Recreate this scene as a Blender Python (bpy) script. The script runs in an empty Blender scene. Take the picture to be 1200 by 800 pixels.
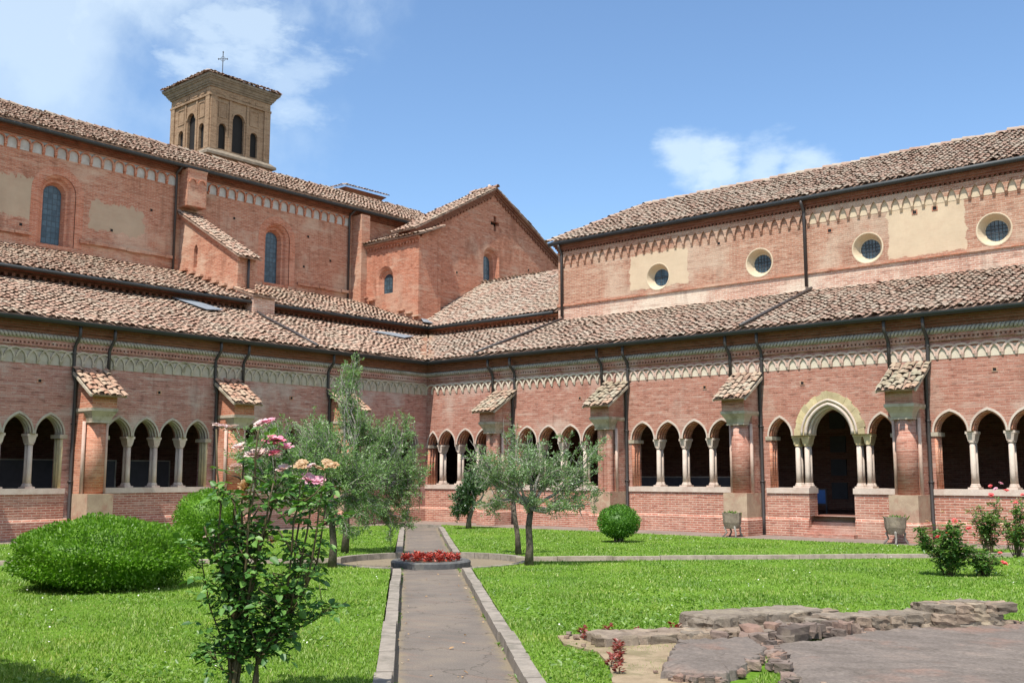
import bpy, bmesh, math, random
import numpy as np
from mathutils import Vector, Matrix
from mathutils.geometry import tessellate_polygon

random.seed(7)
RNG = np.random.default_rng(11)
scene = bpy.context.scene
COL = scene.collection
R = math.radians

# ------------------------------------------------------------------ camera
cam = bpy.data.objects.new("camera", bpy.data.cameras.new("camera"))
COL.objects.link(cam)
cam.location = (26.546, -26.215, 1.70)
cam.rotation_euler = (R(90 + 7.337), 0, R(40.623))
cam.data.sensor_width = 36
cam.data.lens = 36.28
cam.data.clip_end = 2000
scene.camera = cam

# ------------------------------------------------------------------ light
SUN = Vector((0.23, -1.0, 1.92)).normalized()
sun = bpy.data.objects.new("sun", bpy.data.lights.new("sun", "SUN"))
COL.objects.link(sun)
sun.data.energy = 4.2
sun.data.angle = R(0.55)
sun.data.color = (1.0, 0.955, 0.88)
sun.rotation_euler = SUN.to_track_quat('Z', 'Y').to_euler()

world = bpy.data.worlds.new("World")
scene.world = world
world.use_nodes = True
WN, WL = world.node_tree.nodes, world.node_tree.links
WN.clear()
wout = WN.new("ShaderNodeOutputWorld")
wbg = WN.new("ShaderNodeBackground")
wbg.inputs["Strength"].default_value = 0.13
sky = WN.new("ShaderNodeTexSky")
sky.sky_type = 'NISHITA'
sky.sun_disc = False
sky.sun_elevation = math.asin(SUN.z)
sky.sun_rotation = math.atan2(SUN.x, SUN.y)
sky.altitude = 100
sky.air_density = 1.0
sky.dust_density = 0.6
sky.ozone_density = 2.5
wtc = WN.new("ShaderNodeTexCoord")


def wmath(op, a, b=None, clamp=False):
    n = WN.new("ShaderNodeMath"); n.operation = op; n.use_clamp = clamp
    for i, v in enumerate((a, b)):
        if v is None: continue
        if isinstance(v, (int, float)): n.inputs[i].default_value = v
        else: WL.new(v, n.inputs[i])
    return n.outputs[0]


wn1 = WN.new("ShaderNodeTexNoise"); wn1.inputs["Scale"].default_value = 6.0
wn1.inputs["Detail"].default_value = 9; wn1.inputs["Roughness"].default_value = 0.58
WL.new(wtc.outputs["Generated"], wn1.inputs["Vector"])
wmap = WN.new("ShaderNodeMapping"); wmap.inputs["Scale"].default_value = (1, 1, 2.2)
WL.new(wtc.outputs["Generated"], wmap.inputs["Vector"])
wn2 = WN.new("ShaderNodeTexNoise"); wn2.inputs["Scale"].default_value = 14.0
wn2.inputs["Detail"].default_value = 8; wn2.inputs["Roughness"].default_value = 0.6
WL.new(wmap.outputs[0], wn2.inputs["Vector"])


def cloud(direction, radius, soft, noise, amount):
    """a bank of cloud standing in one direction of the sky, its edge broken by noise"""
    d = Vector(direction).normalized()
    dn = WN.new("ShaderNodeVectorMath"); dn.operation = 'DISTANCE'
    vm = WN.new("ShaderNodeVectorMath"); vm.operation = 'NORMALIZE'
    WL.new(wtc.outputs["Generated"], vm.inputs[0])
    WL.new(vm.outputs[0], dn.inputs[0]); dn.inputs[1].default_value = d
    dist = wmath('DIVIDE', dn.outputs["Value"], radius)
    body = wmath('SUBTRACT', 1.0, dist)
    n = wmath('MULTIPLY', wmath('SUBTRACT', noise, 0.5), soft)
    mr = WN.new("ShaderNodeMapRange"); mr.interpolation_type = 'SMOOTHSTEP'
    mr.inputs["From Max"].default_value = 0.85
    WL.new(wmath('ADD', body, n), mr.inputs["Value"])
    return wmath('MULTIPLY', mr.outputs[0], amount)


CLOUDS = [((-0.90, 0.27, 0.38), 0.34, 2.0, wn1, 0.46), ((-0.84, 0.36, 0.43), 0.22, 2.4, wn1, 0.54),
          ((-0.785, 0.45, 0.44), 0.14, 2.8, wn1, 0.64), ((-0.77, 0.52, 0.385), 0.085, 3.0, wn2, 0.52), ((-0.75, 0.56, 0.355), 0.055, 3.0, wn2, 0.40), ((-0.84, 0.40, 0.345), 0.12, 2.6, wn1, 0.38),
          ((-0.487, 0.820, 0.292), 0.034, 2.6, wn2, 0.56), ((-0.462, 0.837, 0.286), 0.040, 2.6, wn2, 0.60),
          ((-0.430, 0.856, 0.279), 0.040, 2.6, wn2, 0.52), ((-0.402, 0.872, 0.272), 0.034, 2.6, wn2, 0.55),]
FILL_BANKS = [((0.75, 0.35, 0.55), 0.45, 1.8, wn1, 0.9), ((0.9, -0.25, 0.35), 0.5, 1.8, wn1, 0.9),
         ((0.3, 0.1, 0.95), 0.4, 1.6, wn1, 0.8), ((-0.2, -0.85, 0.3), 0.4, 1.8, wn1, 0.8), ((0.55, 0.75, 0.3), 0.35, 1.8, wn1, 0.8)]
cm = None
for c in CLOUDS:
    v = cloud(c[0], c[1], c[2], c[3].outputs["Fac"], c[4])
    cm = v if cm is None else wmath('MAXIMUM', cm, v)
wgrade = WN.new("ShaderNodeMix"); wgrade.data_type = 'RGBA'; wgrade.blend_type = 'MULTIPLY'
wgrade.inputs[0].default_value = 1.0
WL.new(sky.outputs[0], wgrade.inputs[6]); wgrade.inputs[7].default_value = (0.86, 0.95, 1.0, 1)
wmix = WN.new("ShaderNodeMix"); wmix.data_type = 'RGBA'
WL.new(cm, wmix.inputs[0])
WL.new(wgrade.outputs[2], wmix.inputs[6])
wmix.inputs[7].default_value = (4.5, 5.25, 5.75, 1)
bm_ = None                                   # bright clouds added out of the picture, east, south and overhead, for fill light
for c in FILL_BANKS:
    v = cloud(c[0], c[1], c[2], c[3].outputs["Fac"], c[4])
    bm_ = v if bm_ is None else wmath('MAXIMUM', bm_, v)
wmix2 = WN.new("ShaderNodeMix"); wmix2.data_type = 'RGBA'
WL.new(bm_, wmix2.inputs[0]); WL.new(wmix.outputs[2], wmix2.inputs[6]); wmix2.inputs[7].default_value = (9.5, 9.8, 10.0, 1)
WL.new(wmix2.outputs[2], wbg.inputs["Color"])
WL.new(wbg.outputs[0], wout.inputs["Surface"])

scene.view_settings.view_transform = 'Standard'
scene.view_settings.look = 'None'
scene.view_settings.exposure = 0.68
scene.view_settings.gamma = 1
scene.render.engine = 'CYCLES'
scene.cycles.use_denoising = True
scene.cycles.max_bounces = 6
scene.cycles.transparent_max_bounces = 6
scene.cycles.sample_clamp_indirect = 6


# ------------------------------------------------------------------ helpers
class MB:
    """collects vertices and faces for one mesh object"""
    def __init__(self, T=None):
        self.v, self.f, self.m, self.T, self.mat = [], [], [], T, 0

    def add(self, verts, faces):
        b = len(self.v)
        T = self.T
        self.v.extend([tuple(T(*p)) for p in verts] if T else [tuple(p) for p in verts])
        self.f.extend([tuple(i + b for i in f) for f in faces])
        self.m.extend([self.mat] * len(faces))
        return self

    def box(self, a0, a1, b0, b1, c0, c1):
        return self.add([(a0, b0, c0), (a1, b0, c0), (a1, b1, c0), (a0, b1, c0), (a0, b0, c1), (a1, b0, c1), (a1, b1, c1), (a0, b1, c1)],
                        [(0, 3, 2, 1), (4, 5, 6, 7), (0, 1, 5, 4), (1, 2, 6, 5), (2, 3, 7, 6), (3, 0, 4, 7)])

    def taper(self, a0, a1, b0, b1, c0, A0, A1, B0, B1, c1):
        return self.add([(a0, b0, c0), (a1, b0, c0), (a1, b1, c0), (a0, b1, c0), (A0, B0, c1), (A1, B0, c1), (A1, B1, c1), (A0, B1, c1)],
                        [(0, 3, 2, 1), (4, 5, 6, 7), (0, 1, 5, 4), (1, 2, 6, 5), (2, 3, 7, 6), (3, 0, 4, 7)])

    def plate(self, outer, holes, place, d0, d1):
        """flat panel with holes, in 2D (p, q); place(p, q, depth) puts it in space; between depths d0 and d1"""
        loops = [outer] + holes
        flat = [p for l in loops for p in l]
        tris = tessellate_polygon([[Vector((p[0], p[1], 0)) for p in l] for l in loops])
        n = len(flat)
        vs = [place(p[0], p[1], d0) for p in flat] + [place(p[0], p[1], d1) for p in flat]
        fs = [tuple(t) for t in tris] + [tuple(i + n for i in reversed(t)) for t in tris]
        k = 0
        for l in loops:
            m = len(l)
            fs += [(k + i, k + (i + 1) % m, n + k + (i + 1) % m, n + k + i) for i in range(m)]
            k += m
        return self.add(vs, fs)

    def prism(self, poly, place, d0, d1):
        n = len(poly)
        vs = [place(p[0], p[1], d0) for p in poly] + [place(p[0], p[1], d1) for p in poly]
        fs = [tuple(range(n)), tuple(reversed(range(n, 2 * n)))] + [(i, (i + 1) % n, n + (i + 1) % n, n + i) for i in range(n)]
        return self.add(vs, fs)

    def tube(self, pts, rad, seg=8, caps=True):
        pts = [Vector(p) for p in pts]
        n = len(pts)
        if not hasattr(rad, '__len__'): rad = [rad] * n
        vs, fs = [], []
        prev = None
        for i, p in enumerate(pts):
            t = (pts[min(i + 1, n - 1)] - pts[max(i - 1, 0)]).normalized()
            if prev is None:
                a = t.orthogonal().normalized()
            else:
                a = (prev - t * prev.dot(t))
                a = a.normalized() if a.length > 1e-6 else t.orthogonal().normalized()
            prev = a
            b = t.cross(a)
            for k in range(seg):
                th = 2 * math.pi * k / seg
                vs.append(p + (a * math.cos(th) + b * math.sin(th)) * rad[i])
        for i in range(n - 1):
            for k in range(seg):
                fs.append((i * seg + k, i * seg + (k + 1) % seg, (i + 1) * seg + (k + 1) % seg, (i + 1) * seg + k))
        if caps:
            fs.append(tuple(reversed(range(seg))))
            fs.append(tuple(range((n - 1) * seg, n * seg)))
        return self.add(vs, fs)

    def lathe(self, c, prof, seg=14, arc=(0, 2 * math.pi)):
        """profile [(radius, z)] turned round a vertical axis at c"""
        full = abs(arc[1] - arc[0] - 2 * math.pi) < 1e-6
        ns = seg if full else seg + 1
        vs = [(c[0] + r * math.cos(arc[0] + (arc[1] - arc[0]) * k / seg), c[1] + r * math.sin(arc[0] + (arc[1] - arc[0]) * k / seg), c[2] + z)
              for r, z in prof for k in range(ns)]
        fs = []
        for i in range(len(prof) - 1):
            for k in range(seg):
                k2 = (k + 1) % ns
                fs.append((i * ns + k, i * ns + k2, (i + 1) * ns + k2, (i + 1) * ns + k))
        if full:
            fs.append(tuple(reversed(range(ns))))
            fs.append(tuple(range((len(prof) - 1) * ns, len(prof) * ns)))
        return self.add(vs, fs)

    def rock(self, c, s, seed, rot=0.0, rough=0.16, sub=2):
        bm = bmesh.new()
        bmesh.ops.create_cube(bm, size=1.0)
        bmesh.ops.subdivide_edges(bm, edges=bm.edges[:], cuts=sub, use_grid_fill=True)
        rn = random.Random(seed)
        ph = [rn.uniform(0, 6.28) for _ in range(9)]
        cr, sr = math.cos(rot), math.sin(rot)
        vs = []
        for v in bm.verts:
            x, y, z = v.co
            L = max(v.co.length, 1e-6)
            k = 0.80 + 0.2 * (0.5 / L) ** 1.0
            d = 1 + rough * (math.sin(5 * x + ph[0]) * math.sin(6 * y + ph[1]) + 0.6 * math.sin(9 * z + ph[2] + 4 * x) + 0.5 * rn.uniform(-1, 1))
            x, y, z = x * s[0] * k * d, y * s[1] * k * d, z * s[2] * k * d
            vs.append((c[0] + x * cr - y * sr, c[1] + x * sr + y * cr, c[2] + z))
        bm.verts.index_update()
        fs = [tuple(v.index for v in f.verts) for f in bm.faces]
        bm.free()
        return self.add(vs, fs)


def base_of(parent):
    p = Vector((0, 0, 0))
    while parent is not None:
        p += parent.location
        parent = parent.parent
    return p


def obj(name, mb, mat, parent=None, smooth=False, fix=True, local=False):
    me = bpy.data.meshes.new(name)
    off = Vector((0, 0, 0)) if local else base_of(parent)
    vs = mb.v if off.length == 0 else [(v[0] - off.x, v[1] - off.y, v[2] - off.z) for v in mb.v]
    me.from_pydata(vs, [], mb.f)
    mats = mat if isinstance(mat, (list, tuple)) else [mat]
    for m in mats: me.materials.append(m)
    if len(mats) > 1: me.polygons.foreach_set("material_index", mb.m)
    if fix and len(mb.f) < 40000:
        bm = bmesh.new(); bm.from_mesh(me)
        bmesh.ops.recalc_face_normals(bm, faces=bm.faces[:])
        bm.to_mesh(me); bm.free()
    if smooth: me.polygons.foreach_set("use_smooth", [True] * len(me.polygons))
    me.update()
    o = bpy.data.objects.new(name, me)
    COL.objects.link(o)
    if parent is not None: o.parent = parent
    return o


def np_obj(name, V, F, mat, parent=None, smooth=False):
    """mesh from arrays V (n,3) and F (m,k); already in the parent's own frame"""
    me = bpy.data.meshes.new(name)
    V = np.ascontiguousarray(V, dtype=np.float32); F = np.ascontiguousarray(F, dtype=np.int32)
    k = F.shape[1]
    me.vertices.add(len(V)); me.vertices.foreach_set("co", V.ravel())
    me.loops.add(F.size); me.loops.foreach_set("vertex_index", F.ravel())
    me.polygons.add(len(F))
    me.polygons.foreach_set("loop_start", np.arange(0, F.size, k, dtype=np.int32))
    me.polygons.foreach_set("loop_total", np.full(len(F), k, dtype=np.int32))
    if smooth: me.polygons.foreach_set("use_smooth", np.ones(len(F), dtype=bool))
    me.update(calc_edges=True)
    me.materials.append(mat)
    o = bpy.data.objects.new(name, me)
    COL.objects.link(o)
    if parent is not None: o.parent = parent
    return o


def thing(name, label, cat, loc=(0, 0, 0), group=None):
    o = bpy.data.objects.new(name, None)
    o.empty_display_size = 0.3
    COL.objects.link(o)
    o.location = loc
    o["label"] = label; o["category"] = cat
    if group: o["group"] = group
    return o


def tag(o, label=None, cat=None, group=None, kind=None):
    if label: o["label"] = label
    if cat: o["category"] = cat
    if group: o["group"] = group
    if kind: o["kind"] = kind
    return o


def dup(root, loc, rotz=0.0, scale=1.0, label=None):
    r = root.copy(); COL.objects.link(r)
    r.location = loc; r.rotation_euler = (0, 0, rotz); r.scale = (scale,) * 3
    if label: r["label"] = label
    for ch in list(root.children):
        c = ch.copy(); COL.objects.link(c); c.parent = r
        for g in ch.children:
            d = g.copy(); COL.objects.link(d); d.parent = c
    return r


# ------------------------------------------------------------------ materials
class NT:
    def __init__(self, name):
        self.m = bpy.data.materials.new(name); self.m.use_nodes = True
        self.t = self.m.node_tree; self.n, self.l = self.t.nodes, self.t.links
        self.n.clear()
        self.out = self.n.new("ShaderNodeOutputMaterial")

    def node(self, t, **kw):
        n = self.n.new(t)
        for k, v in kw.items(): setattr(n, k, v)
        return n

    def put(self, sock, v):
        if hasattr(v, 'is_linked') or hasattr(v, 'links'): self.l.new(v, sock)
        else: sock.default_value = v

    def math(self, op, a, b=0.0, clamp=False):
        n = self.node("ShaderNodeMath", operation=op, use_clamp=clamp)
        self.put(n.inputs[0], a); self.put(n.inputs[1], b)
        return n.outputs[0]

    def mix(self, fac, a, b, blend='MIX'):
        n = self.node("ShaderNodeMix", data_type='RGBA', blend_type=blend)
        self.put(n.inputs[0], fac)
        self.put(n.inputs[6], a if not isinstance(a, tuple) else (*a, 1)[:4])
        self.put(n.inputs[7], b if not isinstance(b, tuple) else (*b, 1)[:4])
        return n.outputs[2]

    def noise(self, vec, scale, detail=4, rough=0.55):
        n = self.node("ShaderNodeTexNoise")
        n.inputs["Scale"].default_value = scale; n.inputs["Detail"].default_value = detail; n.inputs["Roughness"].default_value = rough
        if vec is not None: self.l.new(vec, n.inputs["Vector"])
        return n.outputs["Fac"]

    def ramp(self, fac, stops, interp='LINEAR'):
        n = self.node("ShaderNodeValToRGB"); n.color_ramp.interpolation = interp
        el = n.color_ramp.elements
        while len(el) < len(stops): el.new(0.5)
        for e, (p, c) in zip(el, stops): e.position = p; e.color = (*c, 1) if len(c) == 3 else c
        self.l.new(fac, n.inputs[0])
        return n.outputs[0]

    def step(self, fac, lo, hi):
        n = self.node("ShaderNodeMapRange"); n.interpolation_type = 'SMOOTHSTEP'
        n.inputs["From Min"].default_value = lo; n.inputs["From Max"].default_value = hi
        self.put(n.inputs["Value"], fac)
        return n.outputs["Result"]

    def pos(self):
        return self.node("ShaderNodeNewGeometry").outputs["Position"]

    def facade(self, su=1.0, sv=1.0):
        """wall coordinates: run along the wall, height"""
        s = self.node("ShaderNodeSeparateXYZ"); self.l.new(self.pos(), s.inputs[0])
        c = self.node("ShaderNodeCombineXYZ")
        self.l.new(self.math('MULTIPLY', self.math('ADD', s.outputs[0], s.outputs[1]), su), c.inputs[0])
        self.l.new(self.math('MULTIPLY', s.outputs[2], sv), c.inputs[1])
        return c.outputs[0]

    def bump(self, h, strength=0.3, dist=0.02):
        b = self.node("ShaderNodeBump")
        b.inputs["Strength"].default_value = strength; b.inputs["Distance"].default_value = dist
        self.l.new(h, b.inputs["Height"])
        return b.outputs[0]

    def surf(self, col, rough=0.85, normal=None, spec=0.3, metal=0.0):
        p = self.node("ShaderNodeBsdfPrincipled")
        self.put(p.inputs["Base Color"], col if not isinstance(col, tuple) else (*col, 1)[:4])
        self.put(p.inputs["Roughness"], rough)
        p.inputs["Specular IOR Level"].default_value = spec
        p.inputs["Metallic"].default_value = metal
        if normal is not None: self.l.new(normal, p.inputs["Normal"])
        self.l.new(p.outputs[0], self.out.inputs[0])
        return self.m

    def leaf(self, col, trans=0.35, gloss=0.06, rough=0.45, tint=(0.75, 1.0, 0.35)):
        d = self.node("ShaderNodeBsdfDiffuse"); self.put(d.inputs[0], col)
        t = self.node("ShaderNodeBsdfTranslucent")
        self.l.new(self.mix(1.0, col, tint, 'MULTIPLY'), t.inputs[0])
        m = self.node("ShaderNodeMixShader"); m.inputs[0].default_value = trans
        self.l.new(d.outputs[0], m.inputs[1]); self.l.new(t.outputs[0], m.inputs[2])
        g = self.node("ShaderNodeBsdfGlossy"); g.inputs["Roughness"].default_value = rough
        m2 = self.node("ShaderNodeMixShader"); m2.inputs[0].default_value = gloss
        self.l.new(m.outputs[0], m2.inputs[1]); self.l.new(g.outputs[0], m2.inputs[2])
        self.l.new(m2.outputs[0], self.out.inputs[0])
        return self.m


def brick(name, c1, c2, mortar, pale, pale_amt=0.35, dark_amt=0.4, msize=0.011, w=0.235, h=0.064, seed=0.0, bump=0.45, patches=(), patch_u=0.0, patch_c=(0.5, 0.4, 0.3), torn=0.9):
    t = NT(name)
    uv = t.facade()
    b = t.node("ShaderNodeTexBrick")
    wob = t.node("ShaderNodeVectorMath", operation='ADD')
    nz = t.node("ShaderNodeTexNoise"); nz.inputs["Scale"].default_value = 2.2; nz.inputs["Detail"].default_value = 3
    t.l.new(uv, nz.inputs["Vector"])
    sc = t.node("ShaderNodeVectorMath", operation='SCALE'); sc.inputs["Scale"].default_value = 0.022
    t.l.new(nz.outputs["Color"], sc.inputs[0])
    t.l.new(uv, wob.inputs[0]); t.l.new(sc.outputs[0], wob.inputs[1])
    t.l.new(wob.outputs[0], b.inputs["Vector"])
    b.inputs["Scale"].default_value = 1.0
    b.inputs["Brick Width"].default_value = w; b.inputs["Row Height"].default_value = h
    b.inputs["Mortar Size"].default_value = msize; b.inputs["Mortar Smooth"].default_value = 0.4
    b.inputs["Bias"].default_value = -0.1
    b.inputs["Color1"].default_value = (*c1, 1); b.inputs["Color2"].default_value = (*c2, 1)
    b.inputs["Mortar"].default_value = (*mortar, 1)
    P = t.pos()
    off = t.node("ShaderNodeVectorMath", operation='ADD'); off.inputs[1].default_value = (seed, seed * 1.7, seed * 0.6)
    t.l.new(P, off.inputs[0]); P = off.outputs[0]
    # odd burnt or pale single bricks
    grid = t.node("ShaderNodeMapping"); grid.inputs["Scale"].default_value = (4.0, 15.6, 1)
    t.l.new(wob.outputs[0], grid.inputs["Vector"])
    one = t.noise(grid.outputs[0], 1.0, 1, 0.4)
    col = t.mix(t.math('MULTIPLY', t.step(one, 0.56, 0.72), 0.55), b.outputs[0], tuple(x * 0.42 for x in c2))
    col = t.mix(t.math('MULTIPLY', t.step(one, 0.42, 0.28), 0.40), col, pale)
    # lime bloom and weathering in broad uneven patches
    big = t.noise(P, 0.55, 6, 0.62)
    col = t.mix(t.math('MULTIPLY', t.step(big, 0.50, 0.66), pale_amt), col, pale)
    st = t.node("ShaderNodeMapping"); st.inputs["Scale"].default_value = (1.3, 1.3, 0.5)
    t.l.new(P, st.inputs["Vector"])
    drk = t.noise(st.outputs[0], 0.9, 6, 0.6)
    col = t.mix(t.math('MULTIPLY', t.step(drk, 0.52, 0.70), dark_amt), col, tuple(x * 0.45 for x in c1))
    fine = t.noise(P, 34, 3, 0.6)
    col = t.mix(0.30, col, t.ramp(fine, [(0.25, (0.35, 0.35, 0.35)), (0.75, (1.5, 1.5, 1.5))]), 'MULTIPLY')
    band_ = t.node("ShaderNodeMapping"); band_.inputs["Scale"].default_value = (0.7, 0.7, 7.0)
    t.l.new(P, band_.inputs["Vector"])
    bn = t.noise(band_.outputs[0], 1.1, 5, 0.62)
    col = t.mix(t.math('MULTIPLY', t.step(bn, 0.52, 0.68), 0.42), col, pale)
    col = t.mix(t.math('MULTIPLY', t.step(bn, 0.46, 0.32), 0.45), col, tuple(x * 0.52 for x in c1))
    run = t.node("ShaderNodeMapping"); run.inputs["Scale"].default_value = (3.2, 3.2, 0.28)
    t.l.new(P, run.inputs["Vector"])
    col = t.mix(t.math('MULTIPLY', t.step(t.noise(run.outputs[0], 1.0, 5, 0.62), 0.56, 0.72), 0.38), col, tuple(x * 0.40 for x in c1))
    bf = b.outputs["Fac"]
    for u0, u1, z0, z1 in patches:                     # remains of old plaster, edges torn
        s = t.node("ShaderNodeSeparateXYZ"); t.l.new(uv, s.inputs[0])
        e = t.math('MULTIPLY', t.math('SUBTRACT', t.noise(P, 2.6, 8, 0.68), 0.5), torn)
        du = t.math('SUBTRACT', (u1 - u0) / 2, t.math('ABSOLUTE', t.math('SUBTRACT', s.outputs[0], (u0 + u1) / 2 + patch_u)))
        dz = t.math('SUBTRACT', (z1 - z0) / 2, t.math('ABSOLUTE', t.math('SUBTRACT', s.outputs[1], (z0 + z1) / 2)))
        m = t.step(t.math('ADD', t.math('MINIMUM', du, dz), e), -0.01, 0.02)
        pc = t.mix(t.noise(P, 1.7, 6, 0.65), tuple(x * 0.82 for x in patch_c), tuple(x * 1.15 for x in patch_c))
        col = t.mix(t.math('MULTIPLY', m, t.math('ADD', 0.62, t.math('MULTIPLY', t.noise(P, 3.1, 5, 0.7), 0.5), True)), col, pc)
        bf = t.math('MULTIPLY', bf, t.math('SUBTRACT', 1.0, m))
    hgt = t.math('SUBTRACT', t.math('MULTIPLY', fine, 0.5), bf)
    return t.surf(col, 0.9, t.bump(hgt, bump, 0.012), 0.15)


def stone(name, c1, c2, scale=3.0, stain=None, stain_amt=0.5, bump=0.35, each=None):
    t = NT(name); P = t.pos()
    a = t.noise(P, scale, 7, 0.62)
    col = t.ramp(a, [(0.3, c1), (0.7, c2)])
    if stain:
        s = t.noise(P, scale * 0.45, 5, 0.65)
        col = t.mix(t.math('MULTIPLY', t.step(s, 0.5, 0.62), stain_amt), col, stain)
    if each:
        col = t.mix(1.0, col, t.ramp(t.node("ShaderNodeNewGeometry").outputs["Random Per Island"], each), 'MULTIPLY')
    f = t.noise(P, scale * 14, 4, 0.7)
    col = t.mix(0.22, col, t.ramp(f, [(0.3, (0.45, 0.45, 0.45)), (0.7, (1.35, 1.35, 1.35))]), 'MULTIPLY')
    return t.surf(col, 0.9, t.bump(t.math('ADD', a, t.math('MULTIPLY', f, 0.4)), bump, 0.02), 0.2)


def tiles(name, stops, lichen=(0.34, 0.30, 0.22), lichen_amt=0.35):
    t = NT(name)
    g = t.node("ShaderNodeNewGeometry")
    col = t.ramp(g.outputs["Random Per Island"], stops)
    P = g.outputs["Position"]
    col = t.mix(t.math('MULTIPLY', t.step(t.noise(P, 0.8, 6, 0.65), 0.47, 0.66), lichen_amt), col, lichen)
    col = t.mix(t.math('MULTIPLY', t.step(t.noise(P, 5.0, 4, 0.6), 0.55, 0.75), 0.45), col, tuple(c * 0.35 for c in lichen))
    f = t.noise(P, 26, 3, 0.6)
    col = t.mix(0.25, col, t.ramp(f, [(0.25, (0.5, 0.5, 0.5)), (0.75, (1.4, 1.4, 1.4))]), 'MULTIPLY')
    return t.surf(col, 0.9, t.bump(f, 0.3, 0.01), 0.15)


def plain(name, c, rough=0.6, spec=0.3, var=0.12, metal=0.0):
    t = NT(name)
    n = t.noise(t.pos(), 5, 5, 0.6)
    col = t.ramp(n, [(0.3, tuple(x * (1 - var) for x in c)), (0.7, tuple(x * (1 + var) for x in c))])
    return t.surf(col, rough, None, spec, metal)


M = {}
M['brick'] = brick('brick', (0.43, 0.198, 0.142), (0.345, 0.140, 0.098), (0.435, 0.265, 0.208), (0.54, 0.405, 0.328), 0.62, 0.30, msize=0.0075)
M['brick_red'] = brick('brick_red', (0.52, 0.20, 0.115), (0.42, 0.145, 0.085), (0.50, 0.30, 0.21), (0.56, 0.36, 0.26), 0.3, 0.2, msize=0.009, seed=5)
M['brick_grey'] = brick('brick_greyish', (0.43, 0.21, 0.165), (0.35, 0.155, 0.125), (0.44, 0.275, 0.225), (0.53, 0.44, 0.385), 0.62, 0.3, msize=0.0075, seed=9)  # slightly greyer brick for the left range
M['brick_low'] = brick('brick_plinth', (0.45, 0.185, 0.125), (0.35, 0.125, 0.088), (0.56, 0.41, 0.32), (0.56, 0.39, 0.30), 0.45, 0.25, msize=0.011, seed=3)
M['brick_nave'] = brick('brick_nave', (0.47, 0.205, 0.125), (0.38, 0.145, 0.09), (0.47, 0.31, 0.22), (0.55, 0.41, 0.30), 0.6, 0.62, msize=0.009, seed=14, patches=((-11.62, -9.98, 10.72, 12.22), (-7.9, -5.72, 10.82, 11.9)), patch_u=-10.0, patch_c=(0.42, 0.325, 0.225))
M['brick_gable'] = brick('brick_gable', (0.47, 0.185, 0.11), (0.37, 0.13, 0.078), (0.44, 0.26, 0.18), (0.52, 0.37, 0.27), 0.5, 0.6, msize=0.009, seed=21)
M['brick_pale'] = brick('brick_limewashed', (0.50, 0.27, 0.19), (0.42, 0.20, 0.14), (0.60, 0.50, 0.40), (0.66, 0.56, 0.44), 0.85, 0.12, seed=31)
M['brick_tower'] = brick('brick_tower', (0.30, 0.190, 0.115), (0.23, 0.138, 0.083), (0.34, 0.245, 0.16), (0.39, 0.285, 0.19), 0.35, 0.45, seed=17)
M['brick_upper'] = brick('brick_upper', (0.42, 0.215, 0.140), (0.34, 0.150, 0.095), (0.46, 0.335, 0.245), (0.54, 0.425, 0.315), 0.6, 0.3, msize=0.010, seed=33,
                          patches=((15.06, 17.36, 8.25, 9.90), (5.50, 7.95, 8.40, 9.68)), patch_u=5.0, patch_c=(0.56, 0.445, 0.305), torn=0.42)
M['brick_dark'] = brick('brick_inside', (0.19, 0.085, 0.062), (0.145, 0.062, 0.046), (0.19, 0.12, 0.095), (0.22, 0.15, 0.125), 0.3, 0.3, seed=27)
M['plaster'] = stone('plaster', (0.51, 0.405, 0.275), (0.61, 0.505, 0.36), 2.2, (0.50, 0.38, 0.26), 0.4, 0.15)
M['plaster_grey'] = stone('plaster_grey', (0.40, 0.32, 0.22), (0.52, 0.44, 0.32), 2.6, (0.30, 0.21, 0.15), 0.6, 0.3)
M['niche'] = stone('niche_plaster', (0.40, 0.38, 0.35), (0.54, 0.52, 0.49), 4, (0.33, 0.29, 0.25), 0.4, 0.1)
M['cream'] = stone('cream_plaster', (0.54, 0.45, 0.345), (0.65, 0.565, 0.45), 3, (0.56, 0.44, 0.33), 0.4, 0.15)
M['sage'] = stone('weathered_plaster', (0.37, 0.315, 0.255), (0.48, 0.42, 0.35), 4, (0.29, 0.23, 0.175), 0.6, 0.2)
M['pale_stone'] = stone('pale_stone', (0.50, 0.40, 0.33), (0.62, 0.52, 0.44), 4, (0.44, 0.30, 0.24), 0.45)
M['gold_stone'] = stone('ochre_stone', (0.44, 0.355, 0.20), (0.57, 0.48, 0.31), 4.5, (0.38, 0.29, 0.19), 0.5, each=[(0, (0.72, 0.7, 0.66)), (0.5, (1, 0.98, 0.94)), (1, (1.15, 1.1, 1.0))])
M['rope'] = stone('rope_stone', (0.35, 0.305, 0.26), (0.46, 0.41, 0.355), 6, (0.22, 0.20, 0.15), 0.5)
M['moss_stone'] = stone('mossy_stone', (0.37, 0.31, 0.235), (0.49, 0.42, 0.33), 6, (0.19, 0.165, 0.10), 0.6)
M['pink_stone'] = stone('pink_stone', (0.50, 0.33, 0.26), (0.62, 0.46, 0.38), 4, (0.44, 0.24, 0.18), 0.4)
M['grey_stone'] = stone('grey_stone', (0.24, 0.22, 0.19), (0.38, 0.35, 0.31), 4, (0.16, 0.15, 0.12), 0.5)
M['slate'] = stone('slate_rim', (0.075, 0.075, 0.075), (0.15, 0.15, 0.145), 7, (0.20, 0.19, 0.16), 0.4)
M['block'] = stone('rendered_block', (0.34, 0.235, 0.165), (0.48, 0.36, 0.25), 3.5, (0.36, 0.19, 0.135), 0.7, 0.4)
M['cornice'] = stone('tower_cornice', (0.17, 0.135, 0.10), (0.27, 0.22, 0.165), 5, (0.12, 0.10, 0.075), 0.5)
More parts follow.
